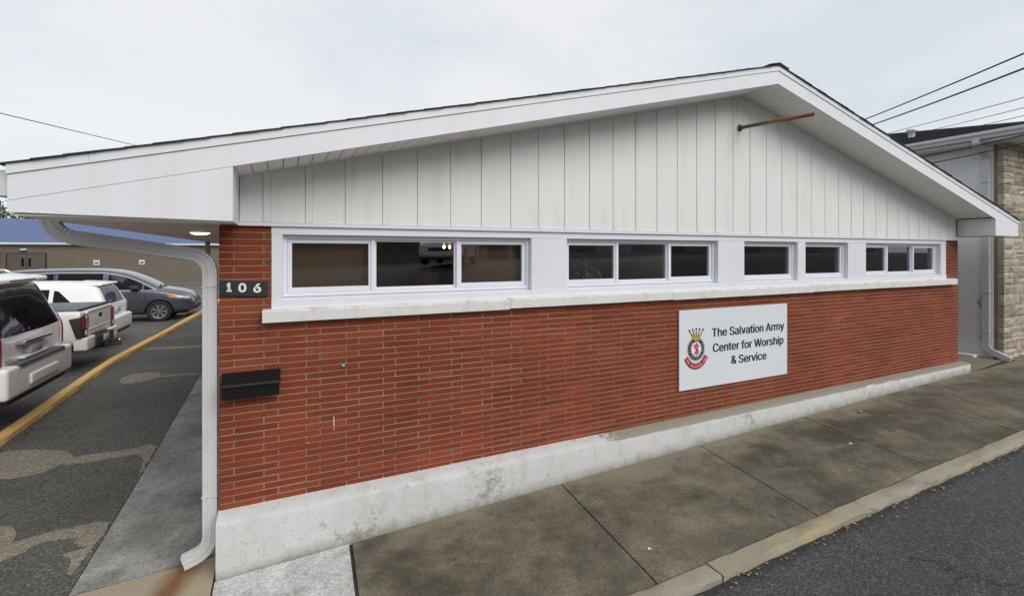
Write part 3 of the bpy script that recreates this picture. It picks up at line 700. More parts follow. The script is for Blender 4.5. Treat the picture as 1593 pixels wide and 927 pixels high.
# box returns at both eaves
MB().prism_y([(EL, 2.69), (GL, 2.668), (GL, zs(GL) - .007), (EL, zs(EL) - .007)], -OH - .001, -OH + .02).build('eave_return', 'fascia', bld)
MB().box(GL - .02, GL, -OH + .02, -.001, 2.668, zs(GL) + .01).build('eave_return_side', 'fascia', bld)
MB().prism_y([(10.905, 2.735), (ER, 2.735), (ER, zs(ER) - .007), (10.905, zs(10.905) - .007)], -OH - .001, -OH + .02).build('eave_return', 'fascia', bld)
MB().box(10.906, 10.926, -OH + .021, -.001, 2.735, zs(10.91) + .01).build('eave_return_side', 'fascia', bld)
MB().box(EL + .02, GL - .02, -OH + .02, BD, 2.672, 2.684).build('eave_soffit', 'soffit', bld)
MB().box(10.926, ER - .02, -OH + .02, BD, 2.737, 2.75).build('eave_soffit', 'soffit', bld)
MB().box(EL, EL + .02, -OH + .02, BD, 2.69, zs(EL) + .14).build('eave_fascia', 'fascia', bld)
MB().box(ER - .02, ER, -OH + .02, BD, 2.736, zs(ER) + .14).build('eave_fascia', 'fascia', bld)
# roof deck and shingle courses
dk = rake(EL + .021, RX, -OH + .021, BD + .3, .145, .2); d2 = rake(RX, ER - .021, -OH + .021, BD + .3, .145, .2); dk.add(d2.v, d2.f)
roof = dk.build('roof', 'shingle', bld)
for lo, hi, sgn in ((EL - .035, RX, 1), (ER + .035, RX, -1)):
    L_ = abs(hi - lo); n = int(L_ / .142); st = L_ / n; ang = math.atan(SLL if sgn > 0 else SLR)
    me = MB().prism_y([(0, .000), (.0, .0075), (st + .02, .004), (st + .02, -.003)] if sgn > 0 else [(0, .0075), (0, .000), (-st - .02, -.003), (-st - .02, .004)], 0, BD + .85).mesh('shingle_course'); me.materials.append(M['shingle'])
    for i in range(n):
        x = lo + sgn * st * i; o = bpy.data.objects.new('shingle_course', me); COL.objects.link(o)
        o.location = (x, -OH - .026 + rnd.uniform(-.006, .004), zs(x) + .2035 + rnd.uniform(-.001, .002)); o.rotation_euler = (rnd.uniform(-.0003, .0003), -sgn * ang + rnd.uniform(-.003, .003), 0); o.parent = roof
MB().prism_y([(RX - .16, RZ + .185), (RX, RZ + .222), (RX + .16, RZ + .18), (RX + .16, RZ + .19), (RX, RZ + .234), (RX - .16, RZ + .195)], -OH - .024, BD + .3).build('ridge_cap', 'shingle', roof)
# gable end behind + ceiling
MB().prism_y([(.2, 2.8), (10.7, 2.8), (RX, RZ + .1)], BD - .1, BD).build('rear_gable', 'siding', bld)
# gutter along the left eave, seen end on
gp = [(EL - .002, 2.93), (EL - .002, 2.785), (EL - .085, 2.785), (EL - .095, 2.83), (EL - .125, 2.87), (EL - .125, 2.93), (EL - .118, 2.93), (EL - .118, 2.873), (EL - .088, 2.835), (EL - .078, 2.792), (EL - .01, 2.792), (EL - .01, 2.93)]
MB().prism_y(gp, -OH + .03, BD).build('gutter', 'gutter', bld)
MB().prism_y([gp[i] for i in range(6)], -OH + .026, -OH + .0295).build('gutter_end_cap', 'gutter', bld)
gr = [(2 * ER - (EL + x) * 0 - ER + (EL - x), z_ + .04) for x, z_ in gp]
MB().prism_y(gr, -OH + .03, BD).build('gutter', 'gutter', bld)
# downspouts
def bend(p, n=7):
    """round the corners of a polyline: p = [(x,y,z,r)...]"""
    out = [Vector(p[0][:3])]
    for i in range(1, len(p) - 1):
        a, b, c = Vector(p[i - 1][:3]), Vector(p[i][:3]), Vector(p[i + 1][:3]); r = p[i][3]
        A = b + (a - b).normalized() * r; C = b + (c - b).normalized() * r
        for k in range(n + 1):
            t = k / n; out.append(A * (1 - t) ** 2 + b * 2 * t * (1 - t) + C * t * t)
    out.append(Vector(p[-1][:3])); return out
def fluted(w=.047, d=.036, k=.006):
    pr = [(-1, -1), (-.62, -1), (-.55, -.86), (-.3, -.86), (-.22, -1), (.22, -1), (.3, -.86), (.55, -.86), (.62, -1), (1, -1), (1, 1), (.62, 1), (.55, .86), (.3, .86), (.22, 1), (-.22, 1), (-.3, .86), (-.55, .86), (-.62, 1), (-1, 1)]
    return (d, w, [(b, a) for a, b in pr])
def elbow_ribs(pts, i0, i1, parent, rect, m):
    pass
dpath = bend([(-1.03, .19, 2.80, 0), (-1.02, .17, 2.585, .14), (-.066, .075, 2.425, .13), (-.066, .075, .215, .11), (-.235, .062, .165, 0)])
ds = MB().tube(dpath, 1, rect=fluted()).build('downspout', 'downspout', bld); shade_auto(ds, 25)
# crimped rings on the elbows
def crimp(pts, sel, parent, rect, m, sc=1.05):
    for i in sel:
        p, q = pts[i], pts[i + 1]; c = p.lerp(q, .5); dd = (q - p).normalized()
        MB().tube([c - dd * .003, c + dd * .003], 1, rect=(rect[0] * sc, rect[1] * sc, rect[2])).build('crimp_ring', m, parent)
crimp(dpath, list(range(1, 8)) + list(range(9, 16)) + list(range(17, 24)), ds, fluted(), 'downspout')
for zz in (.62, 2.20): MB().box(-.119, -.014, .034, .118, zz, zz + .006).build('downspout_joint', 'downspout', ds)
# right-hand rear elbow under the right eave
MB().tube(bend([(11.25, .5, 2.74, 0), (11.2, .45, 2.6, .08), (11.02, .3, 2.5, .06), (11.02, .3, .6, 0)]), .04, 10).build('downspout', 'postw', bld, smooth=True)
MB().box(10.95, 11.12, .12, .3, .50, .57).build('splash_block', 'white', bld, bevel=.01)
# soffit lamp
lm = MB().lathe([(.0, -.002), (.095, -.004), (.1, -.012), (.1, .0)], 28, 'z', (-.33, 1.6, 2.672)).build('soffit_lamp_trim', 'trim', bld, smooth=True)
MB().lathe([(0, -.03), (.05, -.027), (.085, -.013), (.09, 0)], 28, 'z', (-.33, 1.6, 2.668)).build('lit_lens', 'lamp', lm, smooth=True)
# interior shell
MB().box(.2, BW - .2, .2, 9.2, .5, .55).build('interior_floor', 'carpet', bld)
MB().box(.2, BW - .2, .2, 9.2, 2.78, 2.82).build('interior_ceiling', 'ceil', bld)
iw = MB().box(.2, BW - .2, 9.1, 9.2, .55, 2.78).box(.201, .26, .2, 9.1, .55, 2.78).box(BW - .26, BW - .201, .2, 9.1, .55, 2.78).box(4.6, 4.68, 3.2, 9.1, .55, 2.78).box(.26, 2.35, 3.6, 3.68, .55, 2.78).box(.26, BW - .26, .201, .215, .55, 2.09).build('interior_wall', 'panel', bld)

# ------------------------------------------------------------------ things on the front wall
FONT = None
try:
    import os
    FONT = bpy.data.fonts.load(os.path.join(bpy.utils.system_resource('DATAFILES'), 'fonts', 'Inter.woff2'))
except Exception: FONT = None
def text_mesh(body, size, extr=.002, align='CENTER', sx=1.0, bold=0.0):
    cu = bpy.data.curves.new('text', 'FONT'); cu.body = body; cu.font = FONT or cu.font; cu.size = size; cu.extrude = extr; cu.align_x = align; cu.offset = bold; cu.resolution_u = 3
    o = bpy.data.objects.new('text', cu); COL.objects.link(o); bpy.context.view_layer.update()
    me = bpy.data.meshes.new_from_object(o.evaluated_get(bpy.context.evaluated_depsgraph_get()))
    bpy.data.objects.remove(o)
    me.transform(Matrix.Rotation(R(90), 4, 'X') @ Matrix.Diagonal((sx, 1, 1, 1))); return me
def text_fit(body, x0, x1, zbase, cap, y, bold=0.0, extr=.0015):
    me = text_mesh(body, 1.0, extr, 'LEFT', 1, bold)
    xs_ = [v.co.x for v in me.vertices]; ref = text_mesh('H', 1.0, extr, 'LEFT', 1, bold); zr = [v.co.z for v in ref.vertices]
    sx = (x1 - x0) / (max(xs_) - min(xs_)); sz = cap / (max(zr) - min(zr)); mnx = min(xs_); mnz = min(zr)
    for v in me.vertices: v.co = ((v.co.x - mnx) * sx + x0, v.co.y + y, (v.co.z - mnz) * sz + zbase)
    return me
SX0, SX1, SZ0, SZ1, SY = 4.556, 6.44, .862, 1.79, -.022
sg = thing('wall_sign', (5.5, 0, .86), 'white rectangular wall sign with a crest and three lines of navy lettering', 'sign')
MB().box(SX0, SX1, SY, -.006, SZ0, SZ1).build('sign_panel', 'signw', sg, bevel=.0015, seg=1)
SYT = SY - .0015
def letters(body, x0, x1, zb, cap):
    me = text_fit(body, x0, x1, zb, cap, SYT, .0); bm = bmesh.new(); bm.from_mesh(me); bm.verts.ensure_lookup_table(); left = set(bm.verts); isl = []
    while left:
        st = [left.pop()]; got = list(st)
        while st:
            v = st.pop()
            for e in v.link_edges:
                o_ = e.other_vert(v)
                if o_ in left: left.discard(o_); st.append(o_); got.append(o_)
        isl.append([min(v.co.x for v in got), max(v.co.x for v in got), got])
    isl.sort(key=lambda q: q[0]); grp = []
    for q in isl:
        if grp and q[0] < grp[-1][1] - .004: grp[-1][1] = max(grp[-1][1], q[1]); grp[-1][2] += q[2]
        else: grp.append(q)
    for a_, b_, vs_ in grp:
        idx = {v: i for i, v in enumerate(vs_)}; fs_ = {f for v in vs_ for f in v.link_faces}
        m_ = bpy.data.meshes.new('letter'); nv_ = len(vs_); m_.from_pydata([(v.co.x + dx, v.co.y - .0003 * j_, v.co.z) for j_, dx in enumerate((-.0042, 0, .0042)) for v in vs_], [], [[idx[v] + nv_ * j_ for v in f.verts] for j_ in range(3) for f in fs_]); m_.update(); link('letter', m_, 'ink', sg)
    bm.free()
letters('The Salvation Army', 5.075, 6.375, 1.452, .099)
letters('Center for Worship', 5.09, 6.36, 1.268, .099)
letters('& Service', 5.40, 6.03, 1.096, .099)
ex, ez = 4.815, 1.328
def flat(name, poly, lay, m, th=.001):
    return MB().prism_y(poly, SY - .0012 * lay - th, SY - .0012 * lay + .0005).build(name, m, sg)
def ell(cx, cz, a, b, n=48, t0=0, t1=2 * math.pi): return [(cx + a * math.cos(t0 + (t1 - t0) * i / n), cz + b * math.sin(t0 + (t1 - t0) * i / n)) for i in range(n + (0 if abs(t1 - t0 - 2 * math.pi) < 1e-6 else 1))]
EA, EB = .120, .122     # crest ring half axes
rays = []
for i in range(44):
    for k, rr_ in ((0, 1.0), (.5, 1.34)):
        t = 2 * math.pi * (i + k) / 44; rays.append((ex + EA * .98 * rr_ * math.cos(t), ez + EB * .96 * rr_ * math.sin(t)))
flat('crest_sun_rays', rays, 1, 'syel')
rays2 = []
for i in range(44):
    for k, rr_ in ((0, 1.0), (.5, 1.17)):
        t = 2 * math.pi * (i + k) / 44; rays2.append((ex + EA * .98 * rr_ * math.cos(t), ez + EB * .96 * rr_ * math.sin(t)))
flat('crest_navy_rays', rays2, 1.6, 'ink')  # shorter navy rays of the print, laid over the yellow ones
flat('crest_ring', ell(ex, ez, EA, EB), 2.3, 'sblue')
flat('crest_disc', ell(ex, ez, EA * .66, EB * .70), 3.1, 'white')
# red S with a cross and swords
cb = MB(); spts = []
for i in range(13):
    t = R(20 + 250 * i / 12); spts.append((ex + (.028) * math.cos(t), SY - .006, ez + .029 + .028 * math.sin(t)))
for i in range(1, 13):
    t = R(90 - 250 * i / 12); spts.append((ex + .028 * math.cos(t), SY - .006, ez - .025 + .028 * math.sin(t)))
cb.tube(spts, .0, rect=(.0006, .008, [(-1, -1), (1, -1), (1, 1), (-1, 1)]))
y0_, y1_ = SY - .0062, SY - .005
cb.box(ex - .005, ex + .005, y0_ - .0004, y1_, ez - .078, ez + .078); cb.box(ex - .03, ex + .045, y0_ - .0008, y1_, ez + .024, ez + .034)
for sgn in (-1, 1): cb.prism_y([(ex - sgn * .046, ez - .060), (ex - sgn * .040, ez - .068), (ex + sgn * .046, ez + .040), (ex + sgn * .040, ez + .047)][::sgn], y0_ - .0012 - .0002 * sgn, y1_)
cb.build('crest_cross_and_s', 'sred', sg)
def arc_text(body, cx, cz, a, b, t0, t1, size, flip, y, m, name):
    mb = MB(); n = len(body)
    for i, ch in enumerate(body):
        if ch == ' ': continue
        t = t0 + (t1 - t0) * (i + .5) / n; me = text_mesh(ch, size, .0005, 'CENTER', 1, .0)
        px, pz = cx + a * math.cos(t), cz + b * math.sin(t)
        ang = math.atan2(b * math.sin(t) * a / b, a * math.cos(t) * b / a); rot = ang - math.pi / 2 if not flip else ang + math.pi / 2
        c_, s_ = math.cos(rot), math.sin(rot)
        zm = size * .33
        mb.add([(px + v.co.x * c_ - (v.co.z - zm) * s_, y + v.co.y, pz + v.co.x * s_ + (v.co.z - zm) * c_) for v in me.vertices], [tuple(p.vertices) for p in me.polygons])
    return mb.build(name, m, sg)
arc_text('BLOOD AND FIRE', ex, ez, EA * .83, EB * .85, R(205), R(-25), .036, False, SY - .0046, 'white', 'crest_ring_lettering')
for i in range(7):
    t = R(222 + 96 * i / 6); c0 = (ex + EA * .83 * math.cos(t), ez + EB * .85 * math.sin(t))
    flat('crest_ring_dot', [(c0[0] + .006 * math.cos(q * math.pi / 3), c0[1] + .006 * math.sin(q * math.pi / 3)) for q in range(6)], 3.1, 'white')
# crown
cw = MB()
cw.prism_y([(ex - .062, ez + EB * .95), (ex - .035, ez + EB * .90), (ex + .035, ez + EB * .90), (ex + .062, ez + EB * .95), (ex + .066, ez + EB + .035), (ex - .066, ez + EB + .035)], SY - .0062, SY - .003)
for i in range(5):
    t = (i - 2) * .036; cw.prism_y([(ex + t * .8 - .009, ez + EB + .035), (ex + t * .8 + .009, ez + EB + .035), (ex + t * 1.4 + .004, ez + EB + .105 - abs(i - 2) * .007), (ex + t * 1.4 - .004, ez + EB + .105 - abs(i - 2) * .007)], SY - .0058, SY - .003)
cw.build('crest_crown', 'syel', sg)
cs = MB()
for i in range(5):
    t = (i - 2) * .036; x_, z_ = ex + t * 1.5, ez + EB + .117 - abs(i - 2) * .008
    cs.prism_y([(x_ + .011 * math.cos(R(60 * q)), z_ + .012 * math.sin(R(60 * q))) for q in range(6)], SY - .0064, SY - .003)
    cs.prism_y([(ex + t * .9 - .004, ez + EB + .03), (ex + t * .9 + .004, ez + EB + .03), (ex + t * 1.45 + .003, z_), (ex + t * 1.45 - .003, z_)], SY - .0068, SY - .003)
cs.box(ex - .055, ex + .055, SY - .0066, SY - .003, ez + EB + .004, ez + EB + .009); cs.box(ex - .058, ex + .058, SY - .0066, SY - .003, ez + EB + .024, ez + EB + .028)
cs.build('crest_crown_tips', 'ink', sg)
# ribbon
def arcband(a0, b0, a1, b1, t0, t1, n=28, cz=ez - .005):
    o_ = ell(ex, cz, a1, b1, n, t0, t1); i_ = ell(ex, cz, a0, b0, n, t0, t1)
    return o_ + i_[::-1]
flat('ribbon_edge', arcband(.146, .164, .206, .232, R(206), R(334)), 3.6, 'sblue')
flat('ribbon', arcband(.151, .169, .201, .227, R(207), R(333)), 4.3, 'sred')
for t in (R(237), R(303)):
    flat('ribbon_fold', arcband(.148, .166, .204, .230, t - R(1.6), t + R(1.6), 4), 5.0, 'sblue')
arc_text('THE', ex, ez - .005, .176, .198, R(210), R(234), .042, True, SY - .0075, 'white', 'ribbon_lettering')
arc_text('SALVATION', ex, ez - .005, .176, .198, R(240), R(300), .042, True, SY - .0075, 'white', 'ribbon_lettering')
arc_text('ARMY', ex, ez - .005, .176, .198, R(306), R(331), .042, True, SY - .0075, 'white', 'ribbon_lettering')
# number plaque
nb = thing('number_plaque', (.16, 0, 2.12), 'black board with white house number 106 on the brick corner', 'house number')
pq = MB().prism_y([(.004, 2.138), (.325, 2.116), (.327, 2.232), (.003, 2.253)], -.022, -.003).build('plaque_board', 'plaque', nb, bevel=.002, seg=1)
for ch, xa, xb, zb in (('1', .052, .085, 2.164), ('0', .128, .182, 2.158), ('6', .228, .282, 2.152)):
    link('digit', text_fit(ch, xa, xb, zb, .069, -.0255, .03, .003), 'white', nb)
# mailbox
ml = thing('mailbox', (.215, 0, 1.38), 'black metal letter box with sloping lid on the brick wall', 'mailbox')
MB().prism_x([(-.004, 1.375), (-.105, 1.375), (-.115, 1.475), (-.004, 1.545)], .03, .408).build('box_body', 'black', ml, bevel=.003)
lid = MB().prism_x([(-.004, 1.551), (-.121, 1.485), (-.126, 1.478), (-.126, 1.462), (-.1205, 1.462), (-.119, 1.477), (-.004, 1.5465)], .022, .416).build('lid', 'black', ml)
MB().box(.024, .414, -.1268, -.1262, 1.4745, 1.4765).build('lid_edge', 'greyplastic', lid)
# bolt, pipe
bo = thing('wall_bolt', (.885, 0, 1.52), 'small steel bolt sticking out of the bricks below the first window', 'bolt')
MB().lathe([(0, -.022), (.009, -.022), (.009, -.004), (.016, -.004), (.016, .004)], 12, 'y', (.885, 0, 1.526)).build('bolt_shank', 'alloy', bo, smooth=True)
MB().lathe([(0, -.012), (.015, -.012), (.015, -.003)], 6, 'y', (.885, 0, 1.526)).build('nut', 'alloy', bo)
pp = thing('rusty_pipe', (5.545, -.03, 3.95), 'rusty metal pipe sticking out of the white gable', 'pipe')
MB().tube([(5.545, -.02, 4.0), (5.555, -.45, 3.975), (5.565, -.93, 3.94)], .021, 14).build('pipe_tube', 'rust', pp, smooth=True)
MB().lathe([(.0, -.05), (.028, -.05), (.03, -.036), (.042, -.034), (.042, -.02)], 18, 'y', (5.545, 0, 4.0)).build('flange', 'rust', pp)
MB().lathe([(.0, 0), (.018, 0)], 14, 'y', (5.5655, -.931, 3.94)).build('pipe_bore', 'dark', pp)

# ------------------------------------------------------------------ inside the hall
lf = thing('ceiling_lamp', (3.5, 5.4, 2.78), 'lit two-bulb ceiling lamp glowing warm behind the first window', 'lamp')
MB().lathe([(0, 0), (.1, 0), (.09, -.04), (.0, -.045)], 20, 'z', (3.5, 5.4, 2.779)).build('ceiling_rose', 'trim', lf, smooth=True)
for dx in (-.06, .06):
    MB().tube([(3.5, 5.4, 2.73), (3.5 + dx, 5.4, 2.68), (3.5 + dx, 5.4, 2.62)], .008, 8).build('arm', 'chrome', lf, smooth=True)
    MB().lathe([(.0, -.03), (.015, -.025), (.024, -.006), (.021, .011), (.011, .03), (.0, .032)], 16, 'z', (3.5 + dx, 5.4, 2.575)).build('bulb', 'bulb', lf, smooth=True)
def desk(x, y):
    t = thing('desk', (x, y, .55), 'brown wooden desk inside behind the first window', 'desk')
    MB().box(x - .7, x + .7, y - .35, y + .35, 1.27, 1.31).build('desk_top', 'wood', t, bevel=.004)
    for sx in (-.64, .64):
        for sy in (-.3, .3): MB().box(x + sx - .03, x + sx + .03, y + sy - .03, y + sy + .03, .55, 1.27).build('leg', 'wood', t)
    return t
desk(1.9, 2.6)
mo = thing('computer_monitor', (1.8, 2.6, 1.31), 'dark computer monitor standing on the desk inside', 'monitor')
MB().box(1.5, 2.1, 2.58, 2.62, 1.62, 1.98).build('screen_housing', 'plastic', mo, bevel=.008); MB().box(1.76, 1.84, 2.6, 2.63, 1.33, 1.64).build('neck', 'plastic', mo); MB().box(1.66, 1.94, 2.52, 2.7, 1.31, 1.325).build('foot', 'plastic', mo)
for px_, pz_, lab in ((1.90, 2.22, 'white notice sheet pinned to the panelled wall inside'), ):
    tag(MB().box(px_, px_ + .16, 3.588, 3.596, pz_, pz_ + .22).build('notice', 'paper'), lab, 'notice')
def skinned(name, joints, bones, m, parent, sub=2):
    me = bpy.data.meshes.new(name); me.from_pydata([j[0] for j in joints], bones, []); o = bpy.data.objects.new(name, me); COL.objects.link(o)
    o.modifiers.new('skin', 'SKIN'); sk = me.skin_vertices[0].data
    for i, j in enumerate(joints): sk[i].radius = j[1] if hasattr(j[1], '__len__') else (j[1], j[1]); sk[i].use_root = (i == 0)
    md = o.modifiers.new('sub', 'SUBSURF'); md.levels = sub; md.render_levels = sub
    bpy.context.view_layer.update(); me2 = bpy.data.meshes.new_from_object(o.evaluated_get(bpy.context.evaluated_depsgraph_get())); bpy.data.objects.remove(o)
    return link(name, me2, m, parent, True)
def person(px, py, fz, rz):
    t = thing('person', (px, py, fz), 'person with dark hair in a mustard shirt standing inside behind the first window', 'person', world_children=False, rz=rz)
    J = [((0, 0, .95), (.15, .11)), ((0, 0, 1.15), (.14, .10)), ((0, 0, 1.38), (.17, .10)), ((0, 0, 1.47), (.06, .055)), ((0, .01, 1.56), (.055, .055)), ((0, .02, 1.66), (.085, .10)), ((0, .015, 1.74), (.06, .07)),
         ((-.19, 0, 1.40), (.055, .055)), ((-.23, .02, 1.14), (.045, .045)), ((-.2, .14, .95), (.035, .035)), ((-.19, .18, .88), (.03, .04)),
         ((.19, 0, 1.40), (.055, .055)), ((.23, .02, 1.14), (.045, .045)), ((.2, .14, .95), (.035, .035)), ((.19, .18, .88), (.03, .04)),
         ((-.09, 0, .88), (.09, .095)), ((-.1, .01, .5), (.06, .065)), ((-.1, -.01, .08), (.042, .045)), ((-.1, .12, .03), (.045, .03)),
         ((.09, 0, .88), (.09, .095)), ((.1, .01, .5), (.06, .065)), ((.1, -.01, .08), (.042, .045)), ((.1, .12, .03), (.045, .03))]
    B = [(0, 1), (1, 2), (2, 3), (3, 4), (4, 5), (5, 6), (2, 7), (7, 8), (8, 9), (9, 10), (2, 11), (11, 12), (12, 13), (13, 14), (0, 15), (15, 16), (16, 17), (17, 18), (0, 19), (19, 20), (20, 21), (21, 22)]
    for s_, b0 in ((-1, 10), (1, 14)):
        for k in range(4):
            i0 = len(J); J.append(((s_ * (.185 + .016 * (k - 1.5)), .20, .845 - .004 * abs(k - 1)), .010)); J.append(((s_ * (.182 + .016 * (k - 1.5)), .225, .80), .009)); B += [(b0, i0), (i0, i0 + 1)]
        i0 = len(J); J.append(((s_ * .15, .20, .87), .011)); J.append(((s_ * .14, .225, .84), .009)); B += [(b0, i0), (i0, i0 + 1)]
    skinned('body', J, B, 'skin', t)
    skinned('shirt', [((0, 0, .90), (.19, .145)), ((0, 0, 1.15), (.175, .135)), ((0, 0, 1.37), (.20, .13)), ((0, 0, 1.47), (.085, .08)), ((-.2, 0, 1.39), (.085, .085)), ((-.235, .01, 1.2), (.075, .075)), ((.2, 0, 1.39), (.085, .085)), ((.235, .01, 1.2), (.075, .075))], [(0, 1), (1, 2), (2, 3), (2, 4), (4, 5), (2, 6), (6, 7)], 'shirt', t)
    skinned('trousers', [((0, 0, .95), (.16, .125)), ((-.09, 0, .86), (.11, .115)), ((-.1, .01, .5), (.085, .09)), ((-.1, 0, .12), (.075, .08)), ((.09, 0, .86), (.11, .115)), ((.1, .01, .5), (.085, .09)), ((.1, 0, .12), (.075, .08))], [(0, 1), (1, 2), (2, 3), (0, 4), (4, 5), (5, 6)], 'jeans', t)
    skinned('hair', [((0, -.03, 1.60), (.085, .075)), ((0, -.01, 1.68), (.095, .105)), ((0, .0, 1.76), (.075, .085))], [(0, 1), (1, 2)], 'hair', t)
    return t
person(3.35, 6.3, .55, R(20))
# flag on an inside pole
FLX, FLY = .12, -.32
fl = thing('indoor_flag', (3.3 + FLX, .85 + FLY, .55), 'drooping stars and stripes flag standing inside behind the second window', 'flag')
MB().tube([(3.3 + FLX, .85 + FLY, .55), (3.34 + FLX, .85 + FLY, 2.7)], .013, 10).build('pole', 'wood', fl, smooth=True)
MB().lathe([(0, .0), (.16, .0), (.15, .03), (.03, .06), (.0, .06)], 20, 'z', (3.3 + FLX, .85 + FLY, .55)).build('pole_base', 'wood', fl, smooth=True)
def cloth(u, v):     # u along the pole edge outward, v down
    return Vector((3.345 + FLX + u * (.45 + .3 * v) + .02 * math.sin(9 * u + 4 * v), .85 + FLY + .07 * math.sin(16 * u + 1.5 * v) * (.3 + u), 2.66 - v * 1.0 - u * u * .35 - .3 * u * (1 - v)))
me_m = {'flagblue': MB(), 'flagred': MB(), 'flagwhite': MB()}
NU, NV = 30, 26
for i in range(NU):
    for j in range(NV):
        u0, u1, v0, v1 = i / NU, (i + 1) / NU, j / NV, (j + 1) / NV
        k = 'flagblue' if (i < 13 and j < 14) else ('flagred' if (j // 2) % 2 == 0 else 'flagwhite')
        me_m[k].add([cloth(u0, v0), cloth(u1, v0), cloth(u1, v1), cloth(u0, v1)], [(0, 1, 2, 3)])
for k, nm in (('flagblue', 'canton'), ('flagred', 'red_stripes'), ('flagwhite', 'white_stripes')): me_m[k].build(nm, k, fl, smooth=True)
stm = MB()
for r_ in range(7):
    for c_ in range(6 if r_ % 2 == 0 else 5):
        c0 = cloth(.43 * (c_ + (.5 if r_ % 2 == 0 else 1)) / 6, .54 * (r_ + .5) / 7)
        stm.add([(c0.x + (.019 if q % 2 == 0 else .0075) * math.sin(q * math.pi / 5), c0.y - .012, c0.z + (.019 if q % 2 == 0 else .0075) * math.cos(q * math.pi / 5)) for q in range(10)], [tuple(range(10))])
stm.build('stars', 'flagwhite', fl)

# ------------------------------------------------------------------ vehicles
def bake(o, mods):
    for t, kw in mods:
        md = o.modifiers.new(t, t)
        for k, v in kw.items(): setattr(md, k, v)
    bpy.context.view_layer.update()
    me = bpy.data.meshes.new_from_object(o.evaluated_get(bpy.context.evaluated_depsgraph_get())); me.name = o.data.name
    o.modifiers.clear(); o.data = me; return o
def loft(secs, ring):
    mb = MB(); rs = [ring(*s_) for s_ in secs]; n = len(rs[0])
    full = []
    for r_ in rs: full.append(r_ + [(x, -y, z) for x, y, z in r_[-2:0:-1]])
    n = len(full[0])
    mb.add([q for r_ in full for q in r_], [(i * n + j, i * n + (j + 1) % n, (i + 1) * n + (j + 1) % n, (i + 1) * n + j) for i in range(len(full) - 1) for j in range(n)] + [tuple(range(n)), tuple(range(len(full) * n - 1, (len(full) - 1) * n - 1, -1))])
    return mb
def car_ring(x, zb, zbelt, zr, ws, wb, wr, k=0.0):
    X = lambda z: x + k * max(0, z - zbelt)
    zm = zb + (zbelt - zb) * .5; wm = max(ws, wb) * 1.005
    pts = [(0, zb), (ws * .8, zb), (ws * .97, zb + .05), (wm * .995, zm - .06), (wm, zm + .14), (wb, zbelt), (wb * .97, zbelt + .03), (wr + (wb - wr) * .4, zbelt + (zr - zbelt) * .55), (wr + .015, zr - .07), (wr - .07, zr - .012), (wr * .5, zr + .01), (0, zr + .014)]
    return [(X(z), y, z) for y, z in pts]
def vehicle(name, loc, rz, label):
    return thing(name, loc, label, 'car' if 'truck' not in name else 'truck', world_children=False, rz=rz)
def make_body(t, secs, ring, m, arches, ar, W, name='body', sub=2):
    mb = loft(secs, ring); o = mb.build(name, m, None)
    bake(o, [('SUBSURF', dict(levels=sub, render_levels=sub))])
    if arches:
        cut = MB()
        for ax in arches:
            for s_ in (-1, 1):
                cut.lathe([(0, s_ * (W - .30)), (ar, s_ * (W - .30)), (ar, s_ * (W + .2)), (0, s_ * (W + .2))], 40, 'y', (ax, 0, .34))
        co = cut.build('cutter', m)
        bake(o, [('BOOLEAN', dict(operation='DIFFERENCE', object=co, solver='EXACT'))])
        bpy.data.objects.remove(co)
    o.data.materials.clear(); o.data.materials.append(M[m])
    shade_auto(o, 38)
    o.parent = t
    return o
def bvh(o): return BVHTree.FromPolygons([v.co for v in o.data.vertices], [tuple(p.vertices) for p in o.data.polygons])
class Strip:
    def __init__(s, l, r): s.l, s.r = l, r
